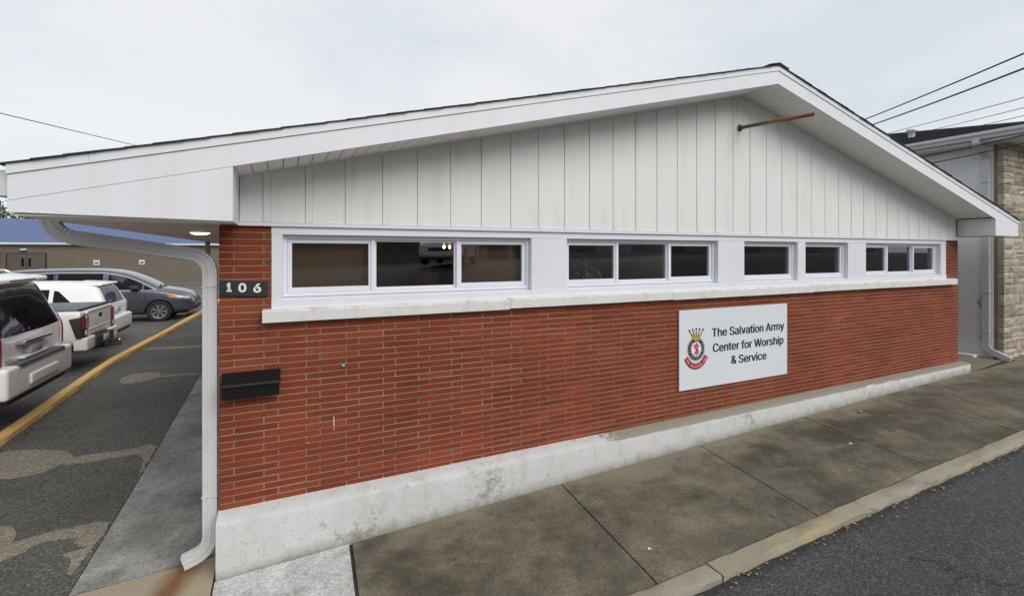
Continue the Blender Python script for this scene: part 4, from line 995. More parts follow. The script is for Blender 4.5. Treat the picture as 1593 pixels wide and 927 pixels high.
def decal(name, tree, poly, axis, off, m, parent, cut=.06, thick=.0):
    """a panel with outline poly laid on the body; axis: +y left, -y right, -x rear, +x front, +z top"""
    bm = bmesh.new(); pts = []
    if isinstance(poly, Strip):
        prev = None
        for i in range(len(poly.l)):
            a, b = Vector(poly.l[i]), Vector(poly.r[i])
            if prev is None: steps = [(a, b)]
            else:
                k = max(1, int(math.ceil((a - pa).length / cut))); steps = [(pa.lerp(a, j / k), pb.lerp(b, j / k)) for j in range(1, k + 1)]
            for u, w in steps:
                cur = (bm.verts.new((u.x, u.y, 0)), bm.verts.new((w.x, w.y, 0)))
                if prev: bm.faces.new((prev[0], prev[1], cur[1], cur[0]))
                prev = cur
            pa, pb = a, b
    else:
        n = len(poly)
        for i in range(n):
            a, b = Vector(poly[i]), Vector(poly[(i + 1) % n]); k = max(1, int((b - a).length / cut))
            pts += [a.lerp(b, j / k) for j in range(k)]
        bm.faces.new([bm.verts.new((p.x, p.y, 0)) for p in pts]); bmesh.ops.triangulate(bm, faces=bm.faces)
    for _ in range(0 if isinstance(poly, Strip) else 4):
        es = [e for e in bm.edges if e.calc_length() > cut * 1.7]
        if not es: break
        bmesh.ops.subdivide_edges(bm, edges=es, cuts=1); bmesh.ops.triangulate(bm, faces=bm.faces)
    sg_ = 1 if axis[0] == '+' else -1; ax = axis[1]
    for v in bm.verts:
        a, b = v.co.x, v.co.y
        if ax == 'y': o_, d_ = Vector((a, sg_ * 3, b)), Vector((0, -sg_, 0))
        elif ax == 'x': o_, d_ = Vector((9 if sg_ > 0 else -3, a, b)), Vector((-sg_, 0, 0))
        else: o_, d_ = Vector((a, b, 4)), Vector((0, 0, -1))
        h = tree.ray_cast(o_, d_)
        if h[0] is None:
            h = tree.find_nearest(o_ + d_ * 2.2); p = h[0]
        else: p = h[0]
        v.co = p - d_ * off
    bmesh.ops.recalc_face_normals(bm, faces=bm.faces)
    want = Vector({'y': (0, sg_, 0), 'x': (sg_, 0, 0), 'z': (0, 0, 1)}[ax])
    if sum(f.normal.dot(want) for f in bm.faces) < 0: bmesh.ops.reverse_faces(bm, faces=bm.faces)
    if thick:
        bnd = [e for e in bm.edges if e.is_boundary]; r = bmesh.ops.extrude_edge_only(bm, edges=bnd)
        for v in r['geom']:
            if isinstance(v, bmesh.types.BMVert): v.co -= want * thick
    me = bpy.data.meshes.new(name); bm.to_mesh(me); bm.free()
    return shade_auto(link(name, me, m, parent), 40)
def strip(path, w):
    """outline of a thin band along a 2-D path"""
    l_, r_ = [], []
    for i, p in enumerate(path):
        a, b = Vector(path[max(0, i - 1)]), Vector(path[min(len(path) - 1, i + 1)]); d = (b - a).normalized(); nn = Vector((-d.y, d.x)) * w / 2
        l_.append(tuple(Vector(p) + nn)); r_.append(tuple(Vector(p) - nn))
    return Strip(l_, r_)
def wheel(t, x, y, r, w, side, spokes=7, rimr=None):
    s_ = side; rimr = rimr or r * .66; c = (x, y, r)
    tyre = MB().lathe([(rimr * .98, s_ * -w), (r * .93, s_ * -w), (r, s_ * -w * .8), (r, s_ * -.03), (r * .985, s_ * -.012), (r * .93, 0), (rimr * 1.06, s_ * .004), (rimr, s_ * -.008), (rimr * .96, s_ * -.05), (rimr * .3, s_ * -.06)], 40, 'y', c).build('wheel', 'rubber', t, smooth=True)
    rim = MB().lathe([(rimr * 1.0, s_ * -.006), (rimr * .97, s_ * .002), (rimr * .90, s_ * -.012), (rimr * .88, s_ * -.04)], 40, 'y', c)
    for k in range(spokes):
        for d_ in (-.11, .11):
            a = 2 * math.pi * k / spokes + d_; ca, sa = math.cos(a), math.sin(a); hw = rimr * .062
            p0, p1 = rimr * .16, rimr * .95; o_ = []
            for rr_, yy, ww in ((p0, s_ * -.012, hw * 1.1), (p1, s_ * -.012, hw)):
                for q in (-1, 1): o_.append((x + rr_ * ca - q * ww * sa, y + yy, r + rr_ * sa + q * ww * ca)); o_.append((x + rr_ * ca - q * ww * sa, y + yy - s_ * .03, r + rr_ * sa + q * ww * ca))
            rim.add(o_, [(0, 2, 6, 4), (0, 4, 5, 1), (2, 3, 7, 6), (4, 6, 7, 5), (0, 1, 3, 2)])
    rim.lathe([(0, s_ * .0), (rimr * .16, s_ * -.002), (rimr * .2, s_ * -.02)], 20, 'y', c)
    rim.build('rim', 'alloy', tyre)
    MB().lathe([(0, s_ * -.045), (rimr * .93, s_ * -.045)], 24, 'y', c).build('brake_disc', 'plastic', tyre)
def wheels(t, xs_, W, r, spokes=7):
    for x in xs_:
        for s_ in (1, -1): wheel(t, x, s_ * (W - .02), r, .22, s_, spokes)
def underbody(t, L_, W, z=.30):
    MB().box(.25, L_ - .25, -W * .72, W * .72, z - .06, z + .12).build('underbody', 'plastic', t)
def rbox(name, x0, x1, y0, y1, z0, z1, m, parent, bev=.03, seg=3):
    return shade_auto(MB().box(x0, x1, y0, y1, z0, z1).build(name, m, parent, bevel=bev, seg=seg), 50)
def arch_trim(t, xs_, tree, ar, W, m):
    for x in xs_:
        for s_ in (1, -1):
            p = [(x + (ar + .012) * math.cos(R(a)), .34 + (ar + .012) * math.sin(R(a))) for a in range(-8, 189, 7)]
            decal('arch_lip', tree, strip(p, .028), '+y' if s_ > 0 else '-y', .006, m, t, .05, .03)

def grey_minivan(loc, rz):
    t = vehicle('minivan', loc, rz, 'dark grey minivan parked nose to the yellow kerb, farthest of the parked vehicles')
    S = [(.0, .48, 1.0, 1.50, .84, .88, .66, .22), (.07, .36, 1.02, 1.63, .93, .96, .72, .16), (.35, .30, 1.05, 1.70, .97, .99, .76, .08), (.9, .27, 1.06, 1.73, .985, 1.0, .775), (1.7, .25, 1.05, 1.745, .99, 1.0, .78), (2.5, .25, 1.035, 1.735, .99, 1.0, .775), (2.95, .25, 1.03, 1.69, .99, 1.0, .75), (3.35, .25, 1.02, 1.55, .99, 1.0, .72), (3.75, .25, 1.01, 1.36, .99, .995, .72), (4.05, .25, .99, 1.17, .99, .985, .76), (4.25, .25, .96, 1.09, .985, .975, .78), (4.6, .26, .88, 1.03, .975, .95, .74), (4.88, .27, .80, .95, .93, .90, .68), (5.06, .30, .68, .83, .84, .83, .62), (5.15, .36, .56, .66, .68, .70, .50)]
    ax = (1.17, 4.17); b = make_body(t, S, car_ring, 'paintg', ax, .395, 1.0); T = bvh(b)
    for s_ in ('-y', '+y'):
        decal('side_window', T, [(2.83, 1.09), (3.70, 1.055), (3.70, 1.24), (3.48, 1.365), (3.22, 1.475), (2.95, 1.55), (2.83, 1.57)], s_, .005, 'carglass', t)
        decal('side_window', T, [(3.76, 1.052), (4.02, 1.045), (3.76, 1.20)], s_, .005, 'carglass', t)
        decal('side_window', T, [(1.62, 1.12), (2.70, 1.095), (2.70, 1.585), (1.62, 1.60)], s_, .005, 'carglass', t)
        decal('side_window', T, [(.55, 1.16), (1.52, 1.13), (1.52, 1.60), (.85, 1.56), (.6, 1.48)], s_, .005, 'carglass', t)
        decal('chrome_trim', T, strip([(.42, 1.3), (.55, 1.50), (.85, 1.595), (1.6, 1.635), (2.7, 1.612), (3.0, 1.56), (3.3, 1.47), (3.6, 1.33), (3.95, 1.12), (4.09, 1.035)], .022), s_, .010, 'chrome', t, .08, .004)
        decal('chrome_trim', T, strip([(4.09, 1.032), (3.6, 1.04), (2.8, 1.065)], .016), s_, .010, 'chrome', t, .08, .004)
        decal('door_gap', T, strip([(2.77, 1.6), (2.77, .7), (2.72, .36)], .012), s_, .003, 'dark', t)
        decal('door_gap', T, strip([(3.84, 1.02), (3.80, .75), (3.66, .42), (2.72, .36)], .012), s_, .003, 'dark', t)
        decal('door_gap', T, strip([(1.56, 1.6), (1.56, .95), (1.66, .40), (2.72, .36)], .012), s_, .003, 'dark', t)
        decal('sill_trim', T, strip([(1.62, .30), (3.72, .30)], .05), s_, .006, 'plastic', t)
        decal('headlamp', T, [(4.52, .80), (4.70, .845), (4.56, .855), (4.36, .865)][::-1] if False else [(4.48, .775), (4.80, .755), (4.72, .845), (4.36, .862)], s_, .012, 'amber', t, .04, .01)
        decal('headlamp_lens', T, [(4.80, .752), (4.99, .72), (4.97, .80), (4.72, .847)], s_, .013, 'lampclear', t, .03, .01)
        decal('bumper_crease', T, strip([(4.58, .62), (4.80, .64), (4.98, .62)], .012), s_, .003, 'dark', t, .04)
        sy = 1 if s_ == '+y' else -1
        m_ = rbox('mirror', 3.42, 3.66, sy * .98 if sy > 0 else -1.20, 1.20 if sy > 0 else -.98, 1.06, 1.20, 'plastic', t, .05, 3)
        rbox('door_handle', 2.9, 3.1, sy * 1.0 - .02, sy * 1.0 + .025, .98, 1.005, 'paintg', t, .008)
    decal('windscreen', T, [(3.14, -.62), (4.10, -.74), (4.15, -.35), (4.16, 0), (4.15, .35), (4.10, .74), (3.14, .62), (3.08, 0)], '+z', .006, 'carglass2', t)
    decal('cowl', T, strip([(4.14, -.76), (4.20, -.35), (4.21, 0), (4.20, .35), (4.14, .76)], .07), '+z', .008, 'plastic', t)
    for y0, y1 in ((-.62, -.05), (.02, .6)): MB().tube([(4.16, y0, 1.155), (4.09, (y0 + y1) / 2, 1.185), (4.10, y1, 1.19)], .011, 6).build('wiper', 'plastic', t)
    decal('bonnet_gap', T, strip([(4.2, -.80), (4.7, -.72), (4.95, -.58), (5.03, 0), (4.95, .58), (4.7, .72), (4.2, .80)], .010), '+z', .003, 'dark', t)
    decal('grille', T, [(-.52, .62), (.52, .62), (.56, .80), (-.56, .80)], '+x', .012, 'plastic', t, .06, .01)
    for zz in (.66, .71, .765): decal('grille_bar', T, strip([(-.5, zz + .02), (-.2, zz), (0, zz - .005), (.2, zz), (.5, zz + .02)], .022), '+x', .024, 'chrome', t, .06, .012)
    for a in ([(-.06, .66), (-.06, .78)], [(.06, .66), (.06, .78)], [(-.06, .72), (.06, .72)]): decal('front_badge', T, strip(a, .022), '+x', .04, 'chrome', t, .06, .015)
    decal('lower_intake', T, [(-.55, .36), (.55, .36), (.6, .48), (-.6, .48)], '+x', .008, 'plastic', t)
    for s_ in (-1, 1): decal('fog_lamp_recess', T, [(s_ * .62, .38), (s_ * .74, .40), (s_ * .72, .47), (s_ * .62, .46)], '+x', .008, 'plastic', t)
    decal('rear_window', T, [(-.6, 1.12), (.6, 1.12), (.52, 1.5), (-.52, 1.5)], '-x', .006, 'carglass', t)
    for s_ in (-1, 1): decal('tail_lamp', T, [(s_ * .66, .85), (s_ * .86, .85), (s_ * .84, 1.12), (s_ * .68, 1.1)], '-x', .012, 'tailred', t, .05, .01)
    arch_trim(t, ax, T, .395, 1.0, 'paintg'); wheels(t, ax, 1.0, .345, 7); underbody(t, 5.15, 1.0); return t

def white_suv(loc, rz):
    t = vehicle('large_suv', loc, rz, 'large white SUV seen from behind, nearest parked vehicle at the left edge')
    S = [(.0, .56, 1.16, 1.76, .93, .955, .80, .42), (.03, .50, 1.17, 1.82, .965, .985, .82, .42), (.12, .46, 1.17, 1.855, .985, 1.0, .83, .40), (.7, .42, 1.16, 1.885, .995, 1.0, .83, .08), (1.5, .40, 1.15, 1.895, 1.0, 1.0, .83), (2.6, .40, 1.14, 1.89, 1.0, 1.0, .82), (3.0, .40, 1.13, 1.84, 1.0, 1.0, .80), (3.45, .40, 1.13, 1.55, 1.0, 1.0, .80), (3.85, .40, 1.12, 1.24, 1.0, .995, .84), (4.1, .40, 1.10, 1.19, 1.0, .99, .86), (4.8, .40, 1.06, 1.14, .99, .97, .85), (5.02, .42, .98, 1.07, .95, .93, .82), (5.12, .5, .9, .98, .88, .87, .78)]
    ax = (1.12, 4.08); b = make_body(t, S, car_ring, 'paintw', ax, .43, 1.0); T = bvh(b)
    rg = decal('rear_window', T, [(-.80, 1.19), (-.4, 1.165), (0, 1.16), (.4, 1.165), (.80, 1.19), (.72, 1.745), (-.72, 1.745)], '-x', .006, 'carglass', t)
    for s_ in (-1, 1):
        decal('pillar_trim', T, [(s_ * .80, 1.19), (s_ * .865, 1.2), (s_ * .785, 1.76), (s_ * .72, 1.745)], '-x', .008, 'black', t)
        l_ = decal('tail_lamp', T, [(s_ * .875, .86), (s_ * .975, .86), (s_ * .955, 1.19), (s_ * .90, 1.32), (s_ * .868, 1.32)], '-x', .022, 'lampclear', t, .05, .02)
        decal('lamp_red', T, [(s_ * .885, .87), (s_ * .925, .87), (s_ * .915, 1.3), (s_ * .88, 1.3)], '-x', .028, 'tailred', l_, .05, .01)
        ys_ = '+y' if s_ > 0 else '-y'
        for a, b_ in ((.5, 1.38), (1.48, 2.35), (2.45, 3.3)):
            decal('side_window', T, [(a, 1.2), (b_, 1.19), (b_ - (.12 if b_ > 3 else 0), 1.70 if b_ < 3 else 1.52), (a + .0, 1.74)], ys_, .006, 'carglass', t)
        rbox('mirror', 3.2, 3.4, .98 if s_ > 0 else -1.22, 1.22 if s_ > 0 else -.98, 1.14, 1.34, 'paintw', t, .05)
        for x in (1.43, 2.4): decal('door_gap', T, strip([(x, 1.75), (x, .5)], .012), ys_, .003, 'dark', t)
        MB().tube([(.5, s_ * .76, 1.90), (.6, s_ * .76, 1.95), (2.5, s_ * .76, 1.96), (2.65, s_ * .76, 1.90)], .016, 8).build('roof_rail', 'chrome', t, smooth=True)
    sp = shade_auto(MB().add([(.12, -.76, 1.80), (.12, .76, 1.80), (.12, .76, 1.865), (.12, -.76, 1.865), (.52, -.80, 1.84), (.52, .80, 1.84), (.52, .78, 1.91), (.52, -.78, 1.91)], [(0, 1, 2, 3), (4, 5, 6, 7), (0, 1, 5, 4), (3, 2, 6, 7), (0, 3, 7, 4), (1, 2, 6, 5)]).build('roof_spoiler', 'paintw', t, bevel=.025, seg=3), 60)
    rbox('brake_light', .114, .15, -.36, .36, 1.826, 1.844, 'greyplastic', sp, .006)
    rbox('bumper', -.10, .28, -.985, .985, .47, .84, 'paintw', t, .05, 4)
    rbox('step_pad', -.105, .05, -.70, .70, .825, .85, 'greyplastic', t, .01)
    MB().box(-.112, -.098, -.70, .70, .806, .824).build('bumper_chrome', 'chrome', t)
    rbox('bumper_insert', -.125, -.05, -.42, .42, .55, .68, 'paintw', t, .02)
    rbox('exhaust_valance', -.06, .2, -.85, .85, .40, .48, 'plastic', t, .02)
    tg = decal('plate_recess', T, [(-.36, .93), (.36, .93), (.40, 1.06), (-.40, 1.06)], '-x', .004, 'paintw', t)
    ch = rbox('plate_bar', -.055, .06, -.40, .40, 1.045, 1.095, 'chrome', t, .012)
    pl = rbox('licence_plate', -.028, .05, -.17, .17, .90, 1.04, 'plate', t, .004, 1)
    rbox('tailgate_grip', -.03, .05, -.36, .36, .86, .895, 'paintw', t, .012)
    decal('tailgate_gap', T, strip([(-.862, 1.2), (-.855, .87)], .010), '-x', .003, 'dark', t); decal('tailgate_gap', T, strip([(.862, 1.2), (.855, .87)], .010), '-x', .003, 'dark', t)
    for k in range(7): decal('badge_letter', T, strip([(.52 + .033 * k, .872), (.52 + .033 * k, .894)], .016), '-x', .006, 'chrome', t)
    arch_trim(t, ax, T, .43, 1.0, 'paintw'); wheels(t, ax, 1.0, .40, 6); underbody(t, 5.1, 1.0, .42); return t

def pickup(loc, rz):
    t = vehicle('pickup_truck', loc, rz, 'off-white pickup truck with grey bed cover and tow hitch, backed towards the yellow kerb')
    def ring(x, zb, zt, w, wt): return [(x, y, z) for y, z in ((0, zb), (w * .8, zb), (w * .97, zb + .04), (w, zb + .2), (w, zt - .22), (w * .985, zt - .05), (wt, zt), (wt - .04, zt + .004), (wt * .5, zt + .004), (0, zt + .004))]
    S = [(.02, .55, 1.17, .93, .89), (.04, .53, 1.185, .945, .90), (.2, .51, 1.19, .95, .905), (1.72, .47, 1.19, .95, .905), (2.6, .46, 1.16, .95, .90), (3.9, .46, 1.13, .95, .88), (4.4, .46, 1.12, .945, .86), (5.1, .48, 1.07, .93, .84), (5.32, .52, 1.0, .86, .78), (5.4, .6, .88, .74, .68)]
    ax = (1.12, 4.42); b = make_body(t, S, ring, 'paintw2', ax, .44, .95); T = bvh(b)
    def cab(x, z0, zr, wb, wr): return [(x, y, z) for y, z in ((0, z0), (wb * .8, z0), (wb, z0 + .02), (wb * .99, z0 + .06), ((wb + wr) / 2, (z0 + zr) / 2), (wr + .02, zr - .08), (wr - .05, zr - .012), (wr * .5, zr + .008), (0, zr + .01))]
    C = [(1.80, 1.14, 1.60, .88, .72), (1.84, 1.13, 1.72, .90, .73), (2.0, 1.13, 1.77, .905, .74), (2.8, 1.12, 1.80, .905, .74), (3.3, 1.11, 1.76, .90, .72), (3.7, 1.11, 1.52, .90, .72), (4.05, 1.11, 1.26, .89, .76), (4.2, 1.1, 1.16, .88, .78)]
    cb_ = make_body(t, C, cab, 'paintw2', (), 0, 0, 'cab'); TC = bvh(cb_)
    for s_ in ('+y', '-y'):
        decal('side_window', TC, [(2.85, 1.2), (3.75, 1.2), (3.35, 1.55), (3.1, 1.65), (2.85, 1.68)], s_, .006, 'carglass', t); decal('side_window', TC, [(2.0, 1.22), (2.75, 1.2), (2.75, 1.68), (2.1, 1.66)], s_, .006, 'carglass', t)
        sy = 1 if s_ == '+y' else -1
        rbox('mirror', 3.45, 3.62, .95 if sy > 0 else -1.18, 1.18 if sy > 0 else -.95, 1.18, 1.38, 'paintw2', t, .04)
        decal('bed_gap', T, strip([(1.74, 1.17), (1.74, .56)], .02), s_, .003, 'dark', t)
    decal('windscreen', TC, [(3.42, -.6), (4.08, -.68), (4.12, 0), (4.08, .68), (3.42, .6)], '+z', .006, 'carglass', t)
    decal('rear_window', TC, [(-.58, 1.25), (.58, 1.25), (.54, 1.62), (-.54, 1.62)], '-x', .006, 'carglass', t)
    # tonneau cover, tailgate, lamps, bumper
    tn = shade_auto(MB().add([(.06, -.84, 1.195), (.06, .84, 1.195), (1.74, .84, 1.195), (1.74, -.84, 1.195), (.08, -.82, 1.225), (.08, .82, 1.225), (1.72, .82, 1.245), (1.72, -.82, 1.245)], [(0, 1, 5, 4), (1, 2, 6, 5), (2, 3, 7, 6), (3, 0, 4, 7), (4, 5, 6, 7)]).build('tonneau_cover', 'tonneau', t, bevel=.006), 50)
    MB().box(.05, .10, -.84, .84, 1.206, 1.232).build('cover_rail', 'plastic', tn)
    tg = shade_auto(MB().box(-.012, .05, -.70, .70, .70, 1.185).build('tailgate', 'paintw2', t, bevel=.018, seg=3), 50)
    rbox('tailgate_spoiler', -.03, .03, -.69, .69, 1.15, 1.19, 'paintw2', tg, .012)
    rbox('tailgate_crease', -.020, .0, -.66, .66, .80, .835, 'paintw2', tg, .009)
    rbox('handle_plate', -.022, .0, -.085, .085, 1.0, 1.08, 'plastic', tg, .01)
    for s_ in (1, -1):
        p = [(s_ * .72, .72), (s_ * .925, .72), (s_ * .955, 1.10), (s_ * .72, 1.14)]
        pb_ = [(.06, .70), (-.02, .715), (-.014, .87), (.012, .955), (.085, .966), (.085, .90)]; pt_ = [(.06, .70), (-.02, .715), (-.014, .90), (.012, .966), (.19, .968), (.19, .90)]
        hs = MB().add([(x, s_ * y, .69) for x, y in pb_] + [(x, s_ * y, z) for (x, y), z in zip(pt_, (1.13, 1.13, 1.10, 1.07, 1.05, 1.05))], [tuple(range(6)), tuple(range(11, 5, -1))] + [(i, (i + 1) % 6, (i + 1) % 6 + 6, i + 6) for i in range(6)]).build('tail_lamp', 'plastic', t, bevel=.006, seg=2); shade_auto(hs, 45)
        def lens(name, y0, y1, z0, z1, m):
            xo = lambda y: -.032 + max(0, (abs(y) - .86)) * .35
            MB().add([(xo(y) - .004, s_ * y, z) for y, z in ((y0, z0), (y1, z0), (y1, z1), (y0, z1))] + [(xo(y) + .03, s_ * y, z) for y, z in ((y0, z0), (y1, z0), (y1, z1), (y0, z1))], [(0, 1, 2, 3), (0, 4, 5, 1), (1, 5, 6, 2), (2, 6, 7, 3), (3, 7, 4, 0)]).build(name, m, hs, bevel=.004)
        lens('red_lens', .73, .795, .86, 1.11, 'tailred'); lens('white_lens', .80, .835, .86, 1.10, 'lampclear'); lens('red_lens', .84, .925, .86, 1.06, 'tailred'); lens('reverse_lens', .76, .85, .74, .83, 'lampclear')
        rbox('bumper_end', -.07, .14, s_ * .46 if s_ > 0 else -.93, .93 if s_ > 0 else -.46, .45, .69, 'paintw2', t, .035, 3)
    rbox('bumper_step', -.11, .06, -.50, .50, .46, .66, 'plastic', t, .02)
    rbox('licence_plate', -.118, -.10, -.16, .16, .51, .64, 'plate', t, .004, 1)
    h = rbox('hitch_receiver', -.13, .2, -.05, .05, .37, .45, 'plastic', t, .006, 1)
    rbox('draw_bar', -.36, -.10, -.03, .03, .39, .43, 'plastic', h, .006, 1)
    MB().lathe([(0, 0), (.014, 0), (.014, .03), (.026, .045), (.03, .062), (.022, .085), (.0, .09)], 14, 'z', (-.33, 0, .43)).build('tow_ball', 'chrome', h, smooth=True)
    decal('headlamp', T, [(-.85, .85), (-.55, .83), (-.55, .95), (-.83, .98)], '+x', .01, 'lampclear', t); decal('headlamp', T, [(.85, .85), (.55, .83), (.55, .95), (.83, .98)], '+x', .01, 'lampclear', t); decal('grille', T, [(-.48, .7), (.48, .7), (.52, .95), (-.52, .95)], '+x', .01, 'plastic', t)
    arch_trim(t, ax, T, .44, .95, 'paintw2'); wheels(t, ax, .95, .38, 6); underbody(t, 5.3, .95, .45); return t

def hatchback(loc, rz, name, label):
    t = vehicle(name, loc, rz, label)
    S = [(.0, .45, .98, 1.40, .82, .86, .66, .42), (.05, .36, 1.0, 1.47, .86, .89, .68, .42), (.2, .30, 1.01, 1.52, .88, .90, .69, .30), (.8, .26, 1.0, 1.56, .895, .91, .70), (1.7, .25, .98, 1.58, .90, .91, .70), (2.4, .25, .97, 1.56, .90, .91, .69), (2.9, .25, .97, 1.40, .90, .91, .67), (3.3, .25, .96, 1.14, .90, .90, .72), (3.5, .25, .95, 1.06, .90, .90, .74), (4.1, .26, .88, .98, .89, .87, .7), (4.4, .3, .76, .86, .82, .80, .62), (4.52, .36, .62, .70, .68, .68, .5)]
    ax = (.95, 3.62); b = make_body(t, S, car_ring, 'paintw', ax, .375, .91); T = bvh(b)
    for s_ in ('+y', '-y'):
        decal('side_window', T, [(.62, 1.08), (.98, 1.05), (.98, 1.40), (.90, 1.38)], s_, .006, 'carglass', t)
        decal('side_window', T, [(1.06, 1.06), (1.82, 1.04), (1.82, 1.44), (1.06, 1.42)], s_, .006, 'carglass', t); decal('side_window', T, [(1.9, 1.04), (2.95, 1.02), (2.65, 1.34), (2.3, 1.43), (1.9, 1.45)], s_, .006, 'carglass', t)
        sy = 1 if s_ == '+y' else -1
        rbox('mirror', 2.7, 2.86, .9 if sy > 0 else -1.08, 1.08 if sy > 0 else -.9, 1.02, 1.14, 'paintw', t, .04)
        decal('door_gap', T, strip([(1.86, 1.45), (1.86, .4)], .012), s_, .003, 'dark', t)
        decal('tail_lamp', T, [(.03, .84), (.32, .90), (.26, 1.04), (.10, 1.0)], s_, .014, 'tailred', t, .05, .01)
    decal('rear_window', T, [(-.66, 1.04), (.66, 1.04), (.58, 1.42), (-.58, 1.42)], '-x', .006, 'carglass', t)
    for s_ in (-1, 1):
        decal('tail_lamp', T, [(s_ * .62, .80), (s_ * .85, .80), (s_ * .84, 1.02), (s_ * .68, 1.0)], '-x', .016, 'lampclear', t, .05, .01); decal('reflector', T, [(s_ * .6, .50), (s_ * .82, .50), (s_ * .82, .56), (s_ * .6, .55)], '-x', .10, 'tailred', t, .05, .06)
    sp = shade_auto(MB().add([(.16, -.62, 1.475), (.16, .62, 1.475), (.16, .62, 1.525), (.16, -.62, 1.525), (.8, -.66, 1.48), (.8, .66, 1.48), (.8, .62, 1.568), (.8, -.62, 1.568)], [(0, 1, 2, 3), (4, 5, 6, 7), (0, 1, 5, 4), (3, 2, 6, 7), (0, 3, 7, 4), (1, 2, 6, 5)]).build('roof_spoiler', 'paintw', t, bevel=.02, seg=3), 60)
    rbox('bumper', -.09, .25, -.86, .86, .36, .72, 'paintw', t, .07, 4); rbox('bumper_valance', -.075, .2, -.74, .74, .30, .44, 'plastic', t, .03)
    rbox('licence_plate', -.01, .03, -.17, .17, .80, .92, 'plate', t, .004, 1)
    decal('windscreen', T, [(2.6, -.55), (3.3, -.66), (3.34, 0), (3.3, .66), (2.6, .55)], '+z', .006, 'carglass', t)
    decal('headlamp', T, [(-.78, .66), (-.5, .62), (-.5, .74), (-.76, .8)], '+x', .01, 'lampclear', t); decal('headlamp', T, [(.78, .66), (.5, .62), (.5, .74), (.76, .8)], '+x', .01, 'lampclear', t); decal('grille', T, [(-.4, .56), (.4, .56), (.44, .7), (-.44, .7)], '+x', .01, 'plastic', t)
    arch_trim(t, ax, T, .375, .91, 'paintw'); wheels(t, ax, .91, .335, 5); underbody(t, 4.5, .91); return t
su = white_suv((-2.66, 4.62, G(-5, 4.6) + .05), math.pi); su.scale = (1, 1, 1.045)
pk = pickup((-2.97, 8.36, LG(-5, 8.3)), math.pi)
hatchback((-3.3, 10.95, LG(-5, 10.8)), math.pi, 'hatchback', 'white hatchback with roof spoiler, half hidden between the pickup and the grey minivan')
grey_minivan((-7.38, 15.84, LG(-4.5, 15.5)), 0)
hatchback((8.1, -17.5, G(8.1, -17.5)), R(120), 'parked_car', 'white car parked across the street, mirrored in the middle pane of the first window')

# ------------------------------------------------------------------ porch post behind the downspout
po = thing('porch_post', (-.915, 7.0, G(-.9, 7)), 'weathered beige post under the left eave behind the downspout', 'post')
MB().box(-.955, -.875, 6.96, 7.04, G(-.9, 7) - .01, 2.672).build('shaft', 'postw', po, bevel=.008)
MB().box(-.97, -.86, 6.945, 7.055, G(-.9, 7) - .01, G(-.9, 7) + .09).build('base_plate', 'postw', po, bevel=.005)

# ------------------------------------------------------------------ right-hand neighbour: painted block side wall, stone front
NX, NY, NE = 12.62, -.02, 4.50
nbr = thing('stone_building', (NX, NY, .45), 'tan stone fronted building with white painted block side wall, right of the brick hall', 'building')
sw = MB().box(NX + .0, NX + .2, NY + .16, 13, .2, NE).build('side_wall', 'block', nbr)
bcol = {}
yb0 = NY + .165; zc = .42; row = 0
blk_big = MB()
while zc < NE - .02:
    y = yb0; ln_ = .2 if row % 2 else .4
    while y < 9.5:
        h = min(.2, NE - .004 - zc); k = (ln_, round(h, 3))
        if y < 4.2:
            if k not in bcol:
                bcol[k] = MB().box(-.005, .1, .0015, ln_ - .0015, .0015, h - .0015).mesh('block'); bcol[k].materials.append(M['block'])
            o = bpy.data.objects.new('block', bcol[k]); COL.objects.link(o); o.location = (NX + rnd.uniform(0, .003), y, zc); o.parent = sw
        else: blk_big.box(NX - .006, NX + .1, y + .002, y + ln_ - .002, zc + .002, zc + h - .002)
        y += ln_; ln_ = .4
    zc += .2; row += 1
tag(plain('block_field', blk_big, 'block', sw), kind='stuff')
fw = MB().box(NX + .02, 24, NY + .03, NY + .16, .2, NE + .0).build('front_wall', 'mortar', nbr)
scache = {}
zc = .40
